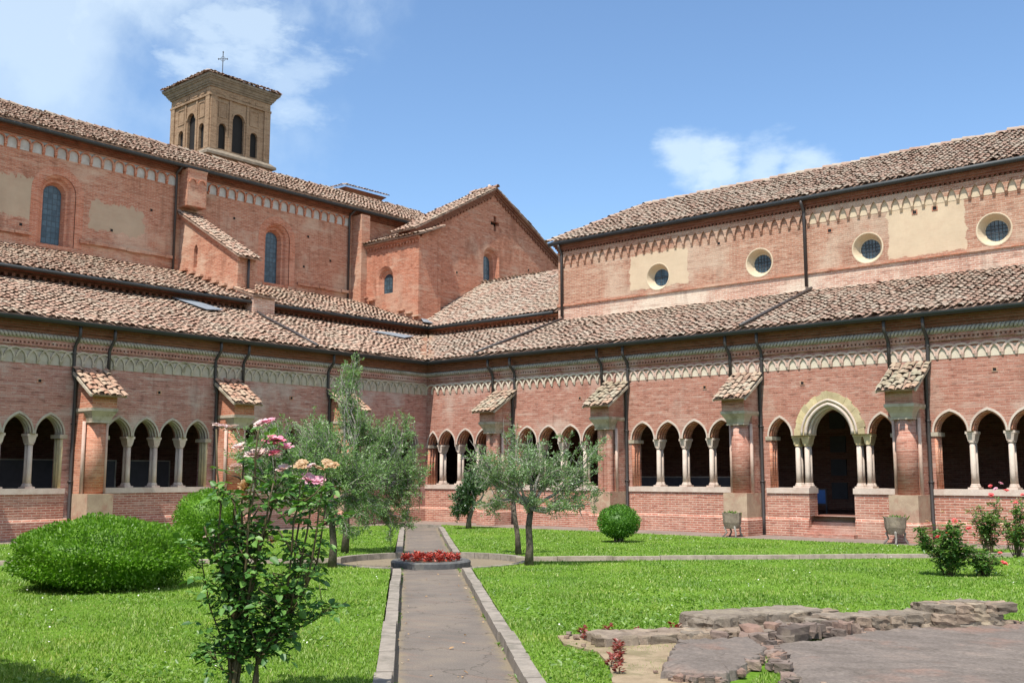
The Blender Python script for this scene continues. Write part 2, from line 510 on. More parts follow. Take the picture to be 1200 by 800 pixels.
M['kerb_tan'] = stone('kerb_tan', (0.27, 0.23, 0.18), (0.42, 0.365, 0.285), 7, (0.18, 0.16, 0.11), 0.5)
M['kerb'] = stone('kerb_stone', (0.20, 0.175, 0.145), (0.33, 0.285, 0.235), 7, (0.15, 0.135, 0.105), 0.6)
M['ruin'] = stone('old_masonry', (0.15, 0.122, 0.093), (0.28, 0.235, 0.185), 7, (0.34, 0.29, 0.21), 0.4, 0.8, [(0, (0.6, 0.55, 0.5)), (0.5, (1, 1, 1)), (0.8, (1.15, 1.02, 0.95)), (1, (1.35, 1.3, 1.2))])
M['ruin_red'] = stone('old_brick', (0.15, 0.115, 0.095), (0.26, 0.20, 0.165), 9, (0.33, 0.27, 0.20), 0.5, 0.8, [(0, (0.5, 0.5, 0.5)), (0.4, (1, 1, 1)), (0.75, (1.12, 0.92, 0.84)), (1, (1.4, 1.3, 1.2))])
TERRA = [(0.0, (0.307, 0.182, 0.130)), (0.2, (0.353, 0.218, 0.158)), (0.45, (0.387, 0.265, 0.195)), (0.7, (0.397, 0.305, 0.230)), (0.88, (0.367, 0.224, 0.158)), (1.0, (0.413, 0.337, 0.259))]
M['tiles'] = tiles('roof_tiles', TERRA)
M['tiles_old'] = tiles('roof_tiles_old', [(0.0, (0.301, 0.192, 0.142)), (0.25, (0.340, 0.224, 0.167)), (0.5, (0.361, 0.261, 0.199)), (0.75, (0.374, 0.294, 0.227)), (1.0, (0.394, 0.325, 0.255))], (0.347, 0.297, 0.224), lichen_amt=0.4)
M['tiles_red'] = tiles('roof_tiles_warm', [(0.0, (0.320, 0.162, 0.108)), (0.3, (0.380, 0.212, 0.142)), (0.6, (0.413, 0.261, 0.180)), (1.0, (0.413, 0.311, 0.218))], lichen_amt=0.25)
M['tiles_moss'] = tiles('cap_tiles', [(0.0, (0.28, 0.18, 0.13)), (0.4, (0.38, 0.29, 0.21)), (0.7, (0.36, 0.315, 0.235)), (1.0, (0.42, 0.25, 0.17))], (0.24, 0.225, 0.15), 0.6)
M['under'] = plain('tile_bed', (0.29, 0.20, 0.15), 0.95, 0.1, 0.4)
M['gutter'] = plain('gutter_paint', (0.020, 0.024, 0.025), 0.55, 0.5)
M['pipe'] = plain('pipe_paint', (0.050, 0.042, 0.040), 0.5, 0.4)
M['lead'] = plain('lead_sheet', (0.20, 0.22, 0.24), 0.6, 0.4, 0.2)
M['iron'] = plain('iron', (0.05, 0.05, 0.055), 0.6, 0.4)
M['eaves'] = brick('brick_eaves', (0.24, 0.085, 0.05), (0.17, 0.055, 0.035), (0.20, 0.12, 0.08), (0.26, 0.13, 0.08), 0.3, 0.3, seed=41)
_g = NT('window_glass')
_uv = _g.facade()
_b = _g.node("ShaderNodeTexBrick"); _b.offset = 0.0
_b.inputs["Scale"].default_value = 1.0; _b.inputs["Brick Width"].default_value = 0.17; _b.inputs["Row Height"].default_value = 0.21; _b.inputs["Mortar Size"].default_value = 0.012
_b.inputs["Color1"].default_value = (0.028, 0.052, 0.068, 1); _b.inputs["Color2"].default_value = (0.055, 0.095, 0.12, 1); _b.inputs["Mortar"].default_value = (0.024, 0.036, 0.045, 1)
_g.l.new(_uv, _b.inputs["Vector"])
_n = _g.noise(_g.pos(), 7.0, 4, 0.6)
_c = _g.mix(0.6, _b.outputs[0], _g.ramp(_n, [(0.3, (0.5, 0.5, 0.5)), (0.7, (1.6, 1.6, 1.6))]), 'MULTIPLY')
M['glass'] = _g.surf(_c, 0.24, _g.bump(_g.math('ADD', _n, _b.outputs["Fac"]), 0.35, 0.01), 0.5)
M['hole_shade'] = plain('painted_shade', (0.020, 0.018, 0.017), 0.8, 0.2)  # near-black paint standing in for the shade inside openings
M['panel_dark'] = plain('panel_cloth', (0.075, 0.075, 0.085), 0.8, 0.2)
M['panel_blue'] = plain('panel_blue', (0.045, 0.13, 0.36), 0.6, 0.3)
M['panel_white'] = plain('panel_white', (0.55, 0.55, 0.52), 0.6, 0.3)
M['soil'] = plain('soil', (0.07, 0.045, 0.03), 0.95, 0.1, 0.4)
M['sand'] = stone('sandy_soil', (0.23, 0.17, 0.105), (0.35, 0.27, 0.175), 6, (0.15, 0.13, 0.065), 0.6)
M['bark'] = stone('bark', (0.075, 0.060, 0.045), (0.17, 0.14, 0.105), 12, (0.05, 0.042, 0.03), 0.6, 0.9)
M['bark_grey'] = stone('bark_grey', (0.22, 0.20, 0.17), (0.36, 0.33, 0.29), 10, (0.14, 0.12, 0.10), 0.5, 0.8)
M['cane'] = plain('rose_cane', (0.085, 0.065, 0.03), 0.6, 0.3, 0.3)


# ------------------------------------------------------------------ roofs of half-round tiles
def inpoly(a, s, poly):
    """points (a, s) inside a convex or concave polygon (numpy even-odd test)"""
    inside = np.zeros(a.shape, bool)
    n = len(poly)
    for i in range(n):
        x0, y0 = poly[i]; x1, y1 = poly[(i + 1) % n]
        if y0 == y1: continue
        c = ((y0 > s) != (y1 > s)) & (a < (x1 - x0) * (s - y0) / (y1 - y0) + x0)
        inside ^= c
    return inside


def tile_roof(mb, O, A, S, poly, spacing=0.205, expo=0.26, r=0.094, jit=1.0, base=True, seed=1):
    """rows of barrel tiles on the plane through O; A runs along the eave, S up the slope; poly in (a, s).
    material slot 0 tiles, slot 1 the bed below"""
    O, A, S = (np.array(v, float) for v in (O, A, S))
    A /= np.linalg.norm(A); S /= np.linalg.norm(S)
    N = np.cross(A, S)
    if N[2] < 0: N = -N
    rng = np.random.default_rng(seed)
    a0, a1 = min(p[0] for p in poly), max(p[0] for p in poly)
    s0, s1 = min(p[1] for p in poly), max(p[1] for p in poly)
    ia = np.arange(a0 + spacing / 2, a1, spacing); js = np.arange(s0 - 0.04, s1 - 0.1, expo)
    aa, ss = np.meshgrid(ia, js); aa, ss = aa.ravel(), ss.ravel()
    colofs = rng.uniform(0.0, 0.5 * expo, len(ia)); colw = rng.normal(0, 0.012, len(ia))
    ic = np.tile(np.arange(len(ia)), len(js)); first = ss < js[0] + 0.01
    ss = ss - np.where(first, 0.0, colofs[ic]); aa = aa + colw[ic]
    keep = inpoly(aa, np.maximum(ss + 0.16, s0 + 0.02), poly)
    aa, ss = aa[keep], ss[keep]
    n = len(aa)
    aa = aa + rng.normal(0, 0.012 * jit, n); ss = ss + rng.normal(0, 0.022 * jit, n)
    yaw = rng.normal(0, 0.05 * jit, n); lift = np.abs(rng.normal(0, 0.011 * jit, n))
    ln = expo + 0.12
    th = np.linspace(0.0, math.pi, 6)
    ca, sa = np.cos(th), np.sin(th)
    rings = []
    for t, rad, h in ((0.0, r, 0.042), (ln, r * 0.80, 0.016)):
        da = ca[None, :] * rad + (yaw * t)[:, None]
        sag = 0.020 * (1 + np.sin(aa * 0.9 + seed) * np.sin(ss * 1.3 + 0.5 * aa))
        hh = sag[:, None] + sa[None, :] * rad * 0.52 + h + (lift * (1.0 if t == 0 else 0.3))[:, None]
        rings.append(O + (aa[:, None] + da)[..., None] * A + (ss + t)[:, None, None] * S + hh[..., None] * N)
    V = np.concatenate(rings, axis=1).reshape(-1, 3)          # 12 verts a tile
    b = (np.arange(n) * 12)[:, None]
    F = np.concatenate([np.concatenate([b + k, b + k + 1, b + k + 7, b + k + 6], axis=1) for k in range(5)])
    mb.mat = 0
    mb.add(V.tolist(), F.tolist())
    # a few channel tiles between the rows, seen at the eave
    ea = ia + spacing / 2
    if base:
        mb.mat = 1
        mb.prism(poly, lambda p, q, d: tuple(O + p * A + q * S + d * N), 0.012, -0.035)
        mb.mat = 0


def ridge_tiles(mb, p, q, r=0.12, step=0.36, seed=3):
    p, q = Vector(p), Vector(q)
    d = (q - p); L = d.length; d.normalize()
    side = d.cross(Vector((0, 0, 1))).normalized(); up = side.cross(d)
    rn = random.Random(seed)
    k = 0
    while k * step < L - 0.1:
        o = p + d * (k * step)
        vs, j = [], rn.uniform(-0.02, 0.02)
        for t, rad, h in ((0, r, 0.03), (step + 0.08, r * 0.85, 0.0)):
            for i in range(6):
                a = math.pi * i / 5
                vs.append(o + d * t + side * (math.cos(a) * rad + j) + up * (math.sin(a) * rad + h + j))
        mb.add(vs, [(i, i + 1, i + 7, i + 6) for i in range(5)])
        k += 1


# ------------------------------------------------------------------ arches
def arch_pts(c, w, zs, za, n=9):
    """pointed arch from left springing to right springing"""
    h, H = w / 2, za - zs
    rad = (h * h + H * H) / (2 * h)
    t1 = math.asin(min(1.0, H / rad)) if rad >= h else math.pi / 2
    left = []
    for i in range(n + 1):
        t = t1 * i / n
        left.append((c - h + rad - rad * math.cos(t), zs + rad * math.sin(t)))
    left[-1] = (c, za)
    return left + [(2 * c - x, z) for x, z in reversed(left[:-1])]


def round_arch(c, w, zs, n=14):
    return [(c - w / 2 * math.cos(math.pi * i / n), zs + w / 2 * math.sin(math.pi * i / n)) for i in range(n + 1)]


def strip(mb, place, inner, outer, d0, d1):
    """a band between two matching outlines, from depth d0 (back) to d1 (front)"""
    n = len(inner)
    vs = [place(p[0], p[1], d) for d in (d0, d1) for p in inner] + [place(p[0], p[1], d) for d in (d0, d1) for p in outer]
    fs = []
    for i in range(n - 1):
        a, b, c, e = i, n + i, 2 * n + i, 3 * n + i
        fs += [(b, b + 1, e + 1, e), (a, b, b + 1, a + 1), (c, e, e + 1, c + 1), (a, a + 1, c + 1, c)]
    fs += [(0, n, 3 * n, 2 * n), (n - 1, 2 * n - 1, 4 * n - 1, 3 * n - 1)]
    mb.add(vs, fs)


def column_mesh(mb, u, n0, z0, z1, r=0.068):
    """two shafts one behind the other"""
    for n in (n0 - 0.075, n0 + 0.075):
        mb.lathe((u, n, 0), [(r * 1.03, z0), (r, z0 + 0.3), (r * 0.93, z1)], 12)


def lump(u, n, prof, hw0):
    pass


ZS, ZA, ZSILL = 2.74, 3.24, 1.34


def wing(T, name, label, group, u0, u1, bays, butts, mats, door=None, extra_holes=(), simple=False):
    """one range of the cloister. T(u, n, z): u along the wall from the inner corner, n out into the garden"""
    W = thing(name, label, 'cloister', T(u0 + (u1 - u0) / 2, 0, 0), group)
    P = lambda u, z, n: (u, n, z)
    holes, archs = [], []
    for bay in bays:
        out = [(bay[0][0] - bay[0][1] / 2, ZSILL)]
        for i, (c, w, zs, za) in enumerate(bay):
            if door and abs(c - door[0]) < 0.01:
                pts = arch_pts(c, w, zs, za, 14)
            else:
                pts = arch_pts(c, w, zs, za)
            out += pts
            archs.append((c, w, zs, za))
        out.append((bay[-1][0] + bay[-1][1] / 2, ZSILL))
        if door and any(abs(c - door[0]) < 0.01 for c, _, _, _ in bay):
            out += [(door[0] + door[1] / 2, ZSILL), (door[0] + door[1] / 2, door[2]), (door[0] - door[1] / 2, door[2]), (door[0] - door[1] / 2, ZSILL)]
        holes.append(out)
    mb = MB(T)
    mb.plate([(u0, 0.52), (u1, 0.52), (u1, 5.32), (u0, 5.32)] if not door else
             [(u0, 0.52), (door[0] - door[1] / 2 - 0.001, 0.52), (door[0] - door[1] / 2 - 0.001, 0.60), (door[0] + door[1] / 2 + 0.001, 0.60), (door[0] + door[1] / 2 + 0.001, 0.52), (u1, 0.52), (u1, 5.32), (u0, 5.32)],
             holes, P, -0.5, 0.0)
    obj('wall', mb, M[mats['wall']], W)
    if simple:
        mb = MB(T); mb.box(u0, u1, -0.5, 0.06, 0.0, 0.52); obj('plinth', mb, M['brick_low'], W)
        return W, archs
    # plinth with its sloped ledge
    mb = MB(T)
    segs = [(u0, u1)] if not door else [(u0, door[0] - door[1] / 2), (door[0] + door[1] / 2, u1)]
    for a, b in segs:
        mb.box(a, b, -0.497, 0.055, 0.0, 0.50)
        mb.taper(a, b, -0.497, 0.055, 0.50, a, b, -0.497, 0.004, 0.58)
    obj('plinth', mb, M['brick_low'], W)
    # low wall below the sill is a newer skin with broad pale joints
    mb = MB(T)
    for bay in bays:
        a, b = bay[0][0] - bay[0][1] / 2 - 0.1, bay[-1][0] + bay[-1][1] / 2 + 0.1
        if door and a < door[0] < b:
            mb = MB(T); mb.box(a, door[0] - door[1] / 2 + 0.012, -0.496, 0.012, 0.582, 1.20); obj('breast_wall', mb, M['brick_low'], W)
            mb = MB(T); mb.box(door[0] + door[1] / 2 - 0.012, b, -0.496, 0.012, 0.582, 1.20); obj('breast_wall', mb, M['brick_low'], W)
        else:
            mb = MB(T); mb.box(a, b, 0.0, 0.012, 0.582, 1.20); obj('breast_wall', mb, M['brick_low'], W)
    # sills, columns, jambs and arch mouldings
    for bay in bays:
        a, b = bay[0][0] - bay[0][1] / 2 - 0.1, bay[-1][0] + bay[-1][1] / 2 + 0.1
        if door and a < door[0] < b:
            for p, q in ((a, door[0] - door[1] / 2 + 0.03), (door[0] + door[1] / 2 - 0.03, b)):
                mb = MB(T); mb.box(p, q, -0.53, 0.05, 1.20, 1.345); obj('sill', mb, M[mats['sill']], W)
        else:
            mb = MB(T); mb.box(a, b, -0.53, 0.05, 1.20, 1.345); obj('sill', mb, M[mats['sill']], W)
        edges = []
        for (c, w, zs, za), (c2, w2, zs2, za2) in zip(bay[:-1], bay[1:]):
            edges.append(((c + w / 2 + c2 - w2 / 2) / 2, c2 - w2 / 2 - c - w / 2))
        for u, gap in edges:
            us = [u] if gap < 0.25 else [u - 0.13, u + 0.13]
            hw = 0.155 if gap < 0.25 else 0.30
            mb = MB(T)
            for uu in us: column_mesh(mb, uu, -0.25, 1.46, 2.47)
            c = obj('column', mb, M[mats['column']], W, smooth=True)
            mb = MB(T)
            mb.box(u - hw * 0.84, u + hw * 0.84, -0.43, -0.07, 2.675, 2.738)
            for uu in us:
                for n in (-0.325, -0.175):
                    mb.taper(uu - 0.075, uu + 0.075, n - 0.075, n + 0.075, 2.50, uu - 0.108, uu + 0.108, n - 0.10, n + 0.10, 2.673)
                    mb.lathe((uu, n, 0), [(0.078, 2.455), (0.088, 2.475), (0.08, 2.50)], 12)
            obj('capital', mb, M[mats['capital'] if gap > 0.25 else mats['column']], c)
            mb = MB(T)
            mb.box(u - hw * 0.8, u + hw * 0.8, -0.43, -0.05, 1.347, 1.39)
            for uu in us:
                for n in (-0.325, -0.175):
                    mb.lathe((uu, n, 0), [(0.105, 1.39), (0.107, 1.415), (0.088, 1.43), (0.09, 1.45), (0.072, 1.475)], 12)
            obj('column_base', mb, M[mats['column']], c, smooth=False)
        for u, s in ((bay[0][0] - bay[0][1] / 2, 1), (bay[-1][0] + bay[-1][1] / 2, -1)):
            mb = MB(T)
            for k, n in enumerate((-0.05, -0.17, -0.31)):
                mb.tube([(u + s * 0.02, n, 1.346), (u + s * 0.02, n, 2.64)], 0.052, 8)
            j = obj('jamb_shafts', mb, M[mats['jamb']], W, smooth=True)
            mb = MB(T); mb.box(u - 0.10, u + 0.10, -0.50, 0.028, 2.635, 2.735); obj('impost', mb, M[mats['impost']], j)
    for (c, w, zs, za) in archs:
        big = door and abs(c - door[0]) < 0.01
        if big:
            continue
        mb = MB(T)
        strip(mb, lambda u, z, n: (u, n, z), arch_pts(c, w, zs, za), arch_pts(c, w + 0.09, zs, za + 0.065), -0.02, 0.014)
        t = obj('arch_trim', mb, M[mats['trim']], W)
        mb = MB(T)
        for n, inset, rr in ((-0.075, 0.012, 0.034), (-0.20, 0.018, 0.036), (-0.33, 0.016, 0.036)):
            mb.tube([(u, n, z) for u, z in arch_pts(c, w - 2 * inset, zs, za - inset)], rr, 6)
        obj('arch_roll', mb, M[mats['roll']], t, smooth=True)
    # interlaced arch frieze
    fw = mats['frieze_w']
    us = u0 + 8.3 if mats['frieze'] != 'round' else u0
    mb = MB(T); mb.box(us, u1, 0.0, 0.008, 4.53, 4.80 if us > u0 else 4.93); f = obj('frieze', mb, M[mats['frieze_bg']], W)
    mbs = [MB(T), MB(T)]
    k, n = 0, int((u1 - u0) / fw)
    for k in range(n):
        c = u0 + 0.12 + fw * (k + 0.5)
        mb = mbs[1 if c > us else 0]
        if mats['frieze'] == 'round':
            inn, ou = round_arch(c, 2 * fw * 0.84, 4.64, 12), round_arch(c, 2 * fw * 1.0, 4.64, 12)
            inn = [(c - fw * 0.86, 4.62)] + inn + [(c + fw * 0.86, 4.62)]; ou = [(c - fw, 4.62)] + ou + [(c + fw, 4.62)]
        else:
            inn, ou = arch_pts(c, 2 * fw * 0.85, 4.61, 4.845, 6), arch_pts(c, 2 * fw, 4.61, 4.90, 6)
        d = 0.044 if k % 2 else 0.051
        strip(mb, lambda u, z, m: (u, m, z), inn, ou, 0.004, d)
        if k % 1 == 0:
            mb.taper(c - 0.93 * fw - 0.022, c - 0.93 * fw + 0.022, 0.0, 0.03, 4.535, c - 0.93 * fw - 0.04, c - 0.93 * fw + 0.04, 0.0, 0.052, 4.625)
    if mbs[0].v: obj('frieze_arches', mbs[0], M['cream'], f)
    obj('frieze_arches', mbs[1], M[mats['frieze_arc']], f)
    mb = MB(T); mb.box(u0, u1, 0.0, 0.045, 4.985, 5.03)
    k = u0
    while k < u1 - 0.1:                                   # dog-tooth course
        mb.box(k, k + 0.055, 0.0, 0.05, 5.03, 5.085); k += 0.105
    mb.box(u0, u1, 0.0, 0.052, 5.085, 5.16)
    obj('dentil_course', mb, M[mats['wall']], W)
    # twisted rope moulding
    mb = MB(T)
    mb.box(u0, u1, 0.0, 0.05, 5.162, 5.33)
    k, i = u0 + 0.02, 0
    while k < u1 - 0.1:
        mb.tube([(k, 0.055, 5.178), (k + 0.045, 0.085, 5.245), (k + 0.09, 0.055, 5.312)], [0.03, 0.046, 0.03], 6)
        k += 0.098
    obj('rope_moulding', mb, M[mats['rope']], W, smooth=True)
    # stepped brick eaves
    mb = MB(T)
    mb.box(u0, u1, -0.5, 0.085, 5.332, 5.42); mb.box(u0, u1, -0.5, 0.135, 5.42, 5.49)
    mb.box(u0, u1, -0.5, 0.17, 5.49, 5.555); mb.box(u0, u1, -0.5, 0.23, 5.555, 5.635)
    obj('eaves', mb, M['eaves'], W)
    mb = MB(T)
    g0 = -0.28 if u0 > -1 else u0
    pts = [(0.085 * math.cos(a), 0.105 * math.sin(a)) for a in [math.pi * (1 + i / 8) for i in range(9)]]
    mb.prism(pts + [(0.072, 0.0), (0.066, -0.02), (-0.066, -0.02), (-0.072, 0.0)], lambda p, q, d: (d, 0.405 + p, 5.672 + q), u0 + 0.33, u1)
    obj('gutter', mb, M['gutter'], W, smooth=False)
    # buttresses
    for b, style in butts:
        mb = MB(T)
        side = [(0.0, 3.42), (0.90, 3.42), (0.90, 3.78), (0.0, 4.38)]
        mb.prism(side, lambda n, z, d: (b + d, n, z), -0.34, 0.34)
        mb.box(b - 0.34, b + 0.34, 0.0, 0.46, 1.20, 3.42)
        bt = obj('buttress', mb, M[mats['butt']], W)
        mb = MB(T)
        if style == 'cluster':
            for du, r in ((-0.15, 0.105), (0.15, 0.105), (0.0, 0.085)):
                mb.lathe((b + du, 0.62 if du else 0.57, 0), [(r, 1.20), (r, 3.08)], 12)
            mb.box(b - 0.22, b + 0.22, 0.46, 0.56, 1.20, 3.08)
        else:
            r = 0.25
            mb.lathe((b, 0.50, 0), [(r, 1.20), (r, 3.08)], 20)
            mb.box(b - 0.215, b + 0.215, 0.46, 0.52, 1.20, 3.08)
        obj('half_column', mb, M[mats['butt']], bt, smooth=(style != 'cluster'))
        mb = MB(T)
        for s in (-1, 1):
            mb.tube([(b + s * 0.31, 0.47, 1.20), (b + s * 0.31, 0.47, 3.08)], 0.048, 8)
        obj('corner_roll', mb, M['pink_stone'], bt, smooth=True)
        mb = MB(T)
        mb.taper(b - 0.255, b + 0.255, 0.0, 0.77, 3.08, b - 0.285, b + 0.285, 0.0, 0.81, 3.20)
        mb.taper(b - 0.285, b + 0.285, 0.0, 0.81, 3.20, b - 0.36, b + 0.36, 0.0, 0.91, 3.34)
        mb.box(b - 0.37, b + 0.37, 0.0, 0.925, 3.34, 3.42)
        mb.box(b - 0.275, b + 0.275, 0.0, 0.79, 3.04, 3.08)
        obj('capital', mb, M['moss_stone'], bt)
        mb = MB(T)
        mb.box(b - 0.355, b + 0.355, 0.0, 0.91, 0.52, 1.20)
        obj('base_block', mb, M[mats['block']], bt)
        mb = MB(T)
        mb.box(b - 0.40, b + 0.40, 0.056, 0.98, 0.0, 0.48)
        mb.taper(b - 0.40, b + 0.40, 0.056, 0.98, 0.48, b - 0.36, b + 0.36, 0.056, 0.915, 0.55)
        obj('base_plinth', mb, M['brick_low'], bt)
        # little tiled roof
        mb = MB()
        O = np.array(T(b - 0.47, 1.14, 3.735)); A = np.array(T(b + 0.53, 1.14, 3.735)) - O
        S = np.array(T(b - 0.47, 0.0, 4.46)) - O
        L = float(np.linalg.norm(S))
        tile_roof(mb, O, A, S, [(0, 0), (0.93, 0), (0.93, L), (0, L)], spacing=0.166, expo=0.20, r=0.074, jit=1.5, seed=int(abs(b) * 10))
        cap = obj('tile_cap', mb, [M[mats['cap']], M['under']], bt, fix=False)
        mb = MB(T)
        for s in (-0.485, 0.475):
            mb = MB(T); mb.prism([(0.02, 4.44), (1.10, 3.755), (1.10, 3.69), (0.02, 4.36)], lambda n, z, d: (b + s + d, n, z), -0.02, 0.035)
            obj('verge_stone', mb, M['moss_stone'], cap)
        # rainwater pipes either side
        mb = MB(T)
        us = b - 0.50
        mb.tube([(us, 0.33, 5.62), (us, 0.33, 5.36), (us, 0.30, 5.29), (us, 0.09, 5.08), (us, 0.07, 5.0), (us, 0.07, 4.36)], 0.045, 8)
        obj('downpipe', mb, M['pipe'], W, smooth=True)
        mb = MB(T)
        us = b + 0.475
        mb.tube([(us, 0.33, 5.62), (us, 0.33, 5.36), (us, 0.30, 5.29), (us, 0.09, 5.08), (us, 0.07, 5.0), (us, 0.07, 4.32), (us - 0.07, 0.09, 4.10),
                 (us - 0.08, 0.06, 4.0), (us - 0.08, 0.06, 0.66), (us - 0.06, 0.10, 0.55), (us - 0.06, 0.11, 0.06)], 0.046, 8)
        for z in (4.86, 3.0, 1.5):
            mb.box(us - 0.14 if z < 4 else us - 0.06, us - 0.02 if z < 4 else us + 0.06, 0.0, 0.11, z, z + 0.03)
        obj('downpipe', mb, M['pipe'], W, smooth=True)
    return W, archs


TR = lambda u, n, z: (u, -n, z)            # right range: wall plane y = 0
TL = lambda u, n, z: (n, -u, z)            # left range: wall plane x = 0


def arcs(c0, step, k, w):
    return [(c0 + i * step, w, ZS, ZA) for i in range(k)]


right_bays = [[(0.34, 0.50, ZS, 3.18)] + arcs(1.03, 0.90, 3, 0.79),
              arcs(4.72, 0.893, 4, 0.79), arcs(9.24, 0.893, 4, 0.79),
              [(13.70, 0.66, ZS, ZA), (15.10, 1.26, ZS, 3.53), (16.50, 0.66, ZS, ZA)],
              arcs(18.20, 0.88, 4, 0.79), arcs(22.74, 0.88, 4, 0.79)]
right_butts = [(3.75, 'cluster'), (8.30, 'cluster'), (12.77, 'round'), (17.30, 'round'), (21.84, 'round')]
matsR = dict(wall='brick', sill='pale_stone', column='pale_stone', capital='gold_stone', jamb='brick_red', impost='moss_stone', trim='pale_stone',
             roll='brick_red', frieze='pointed', frieze_w=0.305, frieze_bg='cream', frieze_arc='pink_stone', rope='rope', butt='brick', block='block', cap='tiles_moss')
WR, archR = wing(TR, 'cloister_wing', 'sunlit pink brick cloister range on the right with a tall pale stone doorway', 'brick cloister ranges around the garden',
                 0.0, 27.0, right_bays, right_butts, matsR, door=(15.10, 1.26, 0.60))

left_bays = [arcs(0.80, 0.81, 4, 0.73), arcs(5.02, 0.81, 4, 0.73), arcs(9.33, 0.81, 4, 0.73), arcs(13.66, 0.81, 4, 0.73), arcs(17.95, 0.81, 4, 0.73)]
left_butts = [(4.10, 'round'), (8.36, 'round'), (12.67, 'round'), (16.97, 'round')]
matsL = dict(wall='brick_grey', sill='pale_stone', column='pale_stone', capital='pale_stone', jamb='gold_stone', impost='moss_stone', trim='sage',
             roll='sage', frieze='round', frieze_w=0.30, frieze_bg='sage', frieze_arc='moss_stone', rope='rope', butt='brick_red', block='block', cap='tiles_red')
WLF, archL = wing(TL, 'cloister_wing', 'shaded dull red brick cloister range on the left below the church', 'brick cloister ranges around the garden',
                  0.0, 22.0, left_bays, left_butts, matsL)

# door: voussoirs, rolls, steps
mb = MB(TR)
inn = arch_pts(15.10, 1.26, 2.74, 3.53, 9)
rn = random.Random(4)
for i in range(len(inn) - 1):
    o1, o2 = arch_pts(15.10, 1.26 + 0.72, 2.74, 3.90, 9)[i:i + 2]
    k = rn.uniform(-0.13, 0.0) if i % 2 else rn.uniform(-0.02, 0.05)
    g = 0.03
    def sh(p, q, t): return (p[0] + (q[0] - p[0]) * t, p[1] + (q[1] - p[1]) * t)
    a, b = sh(inn[i], inn[i + 1], g), sh(inn[i + 1], inn[i], g)
    c, d = sh(inn[i + 1], o2, 1 + k), sh(inn[i], o1, 1 + k)
    mb.prism([a, b, c, d], lambda u, z, n: (u, n, z), -0.05, 0.02 + rn.uniform(0, 0.008))
st = obj('door_arch', mb, M['gold_stone'], WR)
mb = MB(TR)
for n, inset, rr in ((0.03, -0.13, 0.034), (0.022, -0.02, 0.045), (-0.10, 0.03, 0.055), (-0.24, 0.05, 0.06), (-0.38, 0.04, 0.055)):
    mb.tube([(u, n, z) for u, z in arch_pts(15.10, 1.26 - 2 * inset, 2.74, 3.53 - inset, 12)], rr, 7)
obj('door_roll', mb, M['pale_stone'], st, smooth=True)
mb = MB(TR)
mb.box(14.473, 15.727, -0.50, -0.30, 0.0, 0.618); mb.box(14.473, 15.727, -0.30, -0.12, 0.0, 0.46); mb.box(14.473, 15.727, -0.12, 0.06, 0.0, 0.31); mb.box(14.42, 15.78, 0.06, 0.30, 0.0, 0.17)
obj('door_steps', mb, M['brick'], WR)

# the dim walk behind the arcades: floor, back wall, vault
for T, Wg, u1, lab in ((TR, WR, 27.0, 0), (TL, WLF, 22.0, 1)):
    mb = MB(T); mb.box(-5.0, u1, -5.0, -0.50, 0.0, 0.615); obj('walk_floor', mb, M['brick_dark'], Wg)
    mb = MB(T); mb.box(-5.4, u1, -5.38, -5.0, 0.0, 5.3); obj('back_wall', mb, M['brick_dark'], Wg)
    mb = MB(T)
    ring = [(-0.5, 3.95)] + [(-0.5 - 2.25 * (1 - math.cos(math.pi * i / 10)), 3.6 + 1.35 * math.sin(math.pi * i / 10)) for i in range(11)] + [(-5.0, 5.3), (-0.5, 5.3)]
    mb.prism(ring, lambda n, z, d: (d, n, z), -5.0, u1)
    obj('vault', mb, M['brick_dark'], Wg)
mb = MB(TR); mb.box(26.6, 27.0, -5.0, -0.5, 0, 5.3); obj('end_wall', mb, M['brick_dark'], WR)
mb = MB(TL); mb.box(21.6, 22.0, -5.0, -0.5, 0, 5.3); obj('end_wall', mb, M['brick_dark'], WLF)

# roofs over the two walks; they meet in a valley above the inner corner
SL = 0.342
LS = math.sqrt(1 + SL * SL)
EZ = 5.70
EO = 0.36
mb = MB()
# right: origin at the eave corner, a along +x, s up +y
tile_roof(mb, (EO, -EO, EZ), (1, 0, 0), (0, 1, SL), [(0, 0), (26.5, 0), (26.5, 5.36 * LS), (1.8, 5.36 * LS), (1.8, 5.76 * LS), (-5.76, 5.76 * LS)], seed=11)
obj('roof', mb, [M['tiles_old'], M['under']], WR, fix=False)
mb = MB()
tile_roof(mb, (EO, -EO, EZ), (0, -1, 0), (-1, 0, SL), [(0, 0), (21.5, 0), (21.5, 5.76 * LS), (-5.76, 5.76 * LS)], seed=12)
obj('roof', mb, [M['tiles'], M['under']], WLF, fix=False)
# broad tiles laid down the valley
mb = MB()
rn = random.Random(5)
for i in range(17):
    t = i * 0.34
    for s in (-0.16, 0.16):
        x, y = EO - t, -EO + t
        p = Vector((x, y, EZ + SL * t + 0.06))
        d = Vector((-1, 1, SL)).normalized(); sd = Vector((1, 1, 0)).normalized()
        o = p + sd * s
        w, l = 0.17, 0.56
        h = rn.uniform(0, 0.03)
        mb.add([o - sd * w, o + sd * w, o + sd * w * 0.8 + d * l, o - sd * w * 0.8 + d * l, o - sd * w * 0.6 + Vector((0, 0, 0.09 + h)), o + sd * w * 0.6 + Vector((0, 0, 0.09 + h)), o + sd * w * .5 + d * l + Vector((0, 0, 0.05)), o - sd * w * .5 + d * l + Vector((0, 0, 0.05))],
               [(0, 1, 5, 4), (4, 5, 6, 7), (0, 4, 7, 3), (1, 2, 6, 5)])
obj('valley_tiles', mb, M['tiles_red'], WR, fix=False)
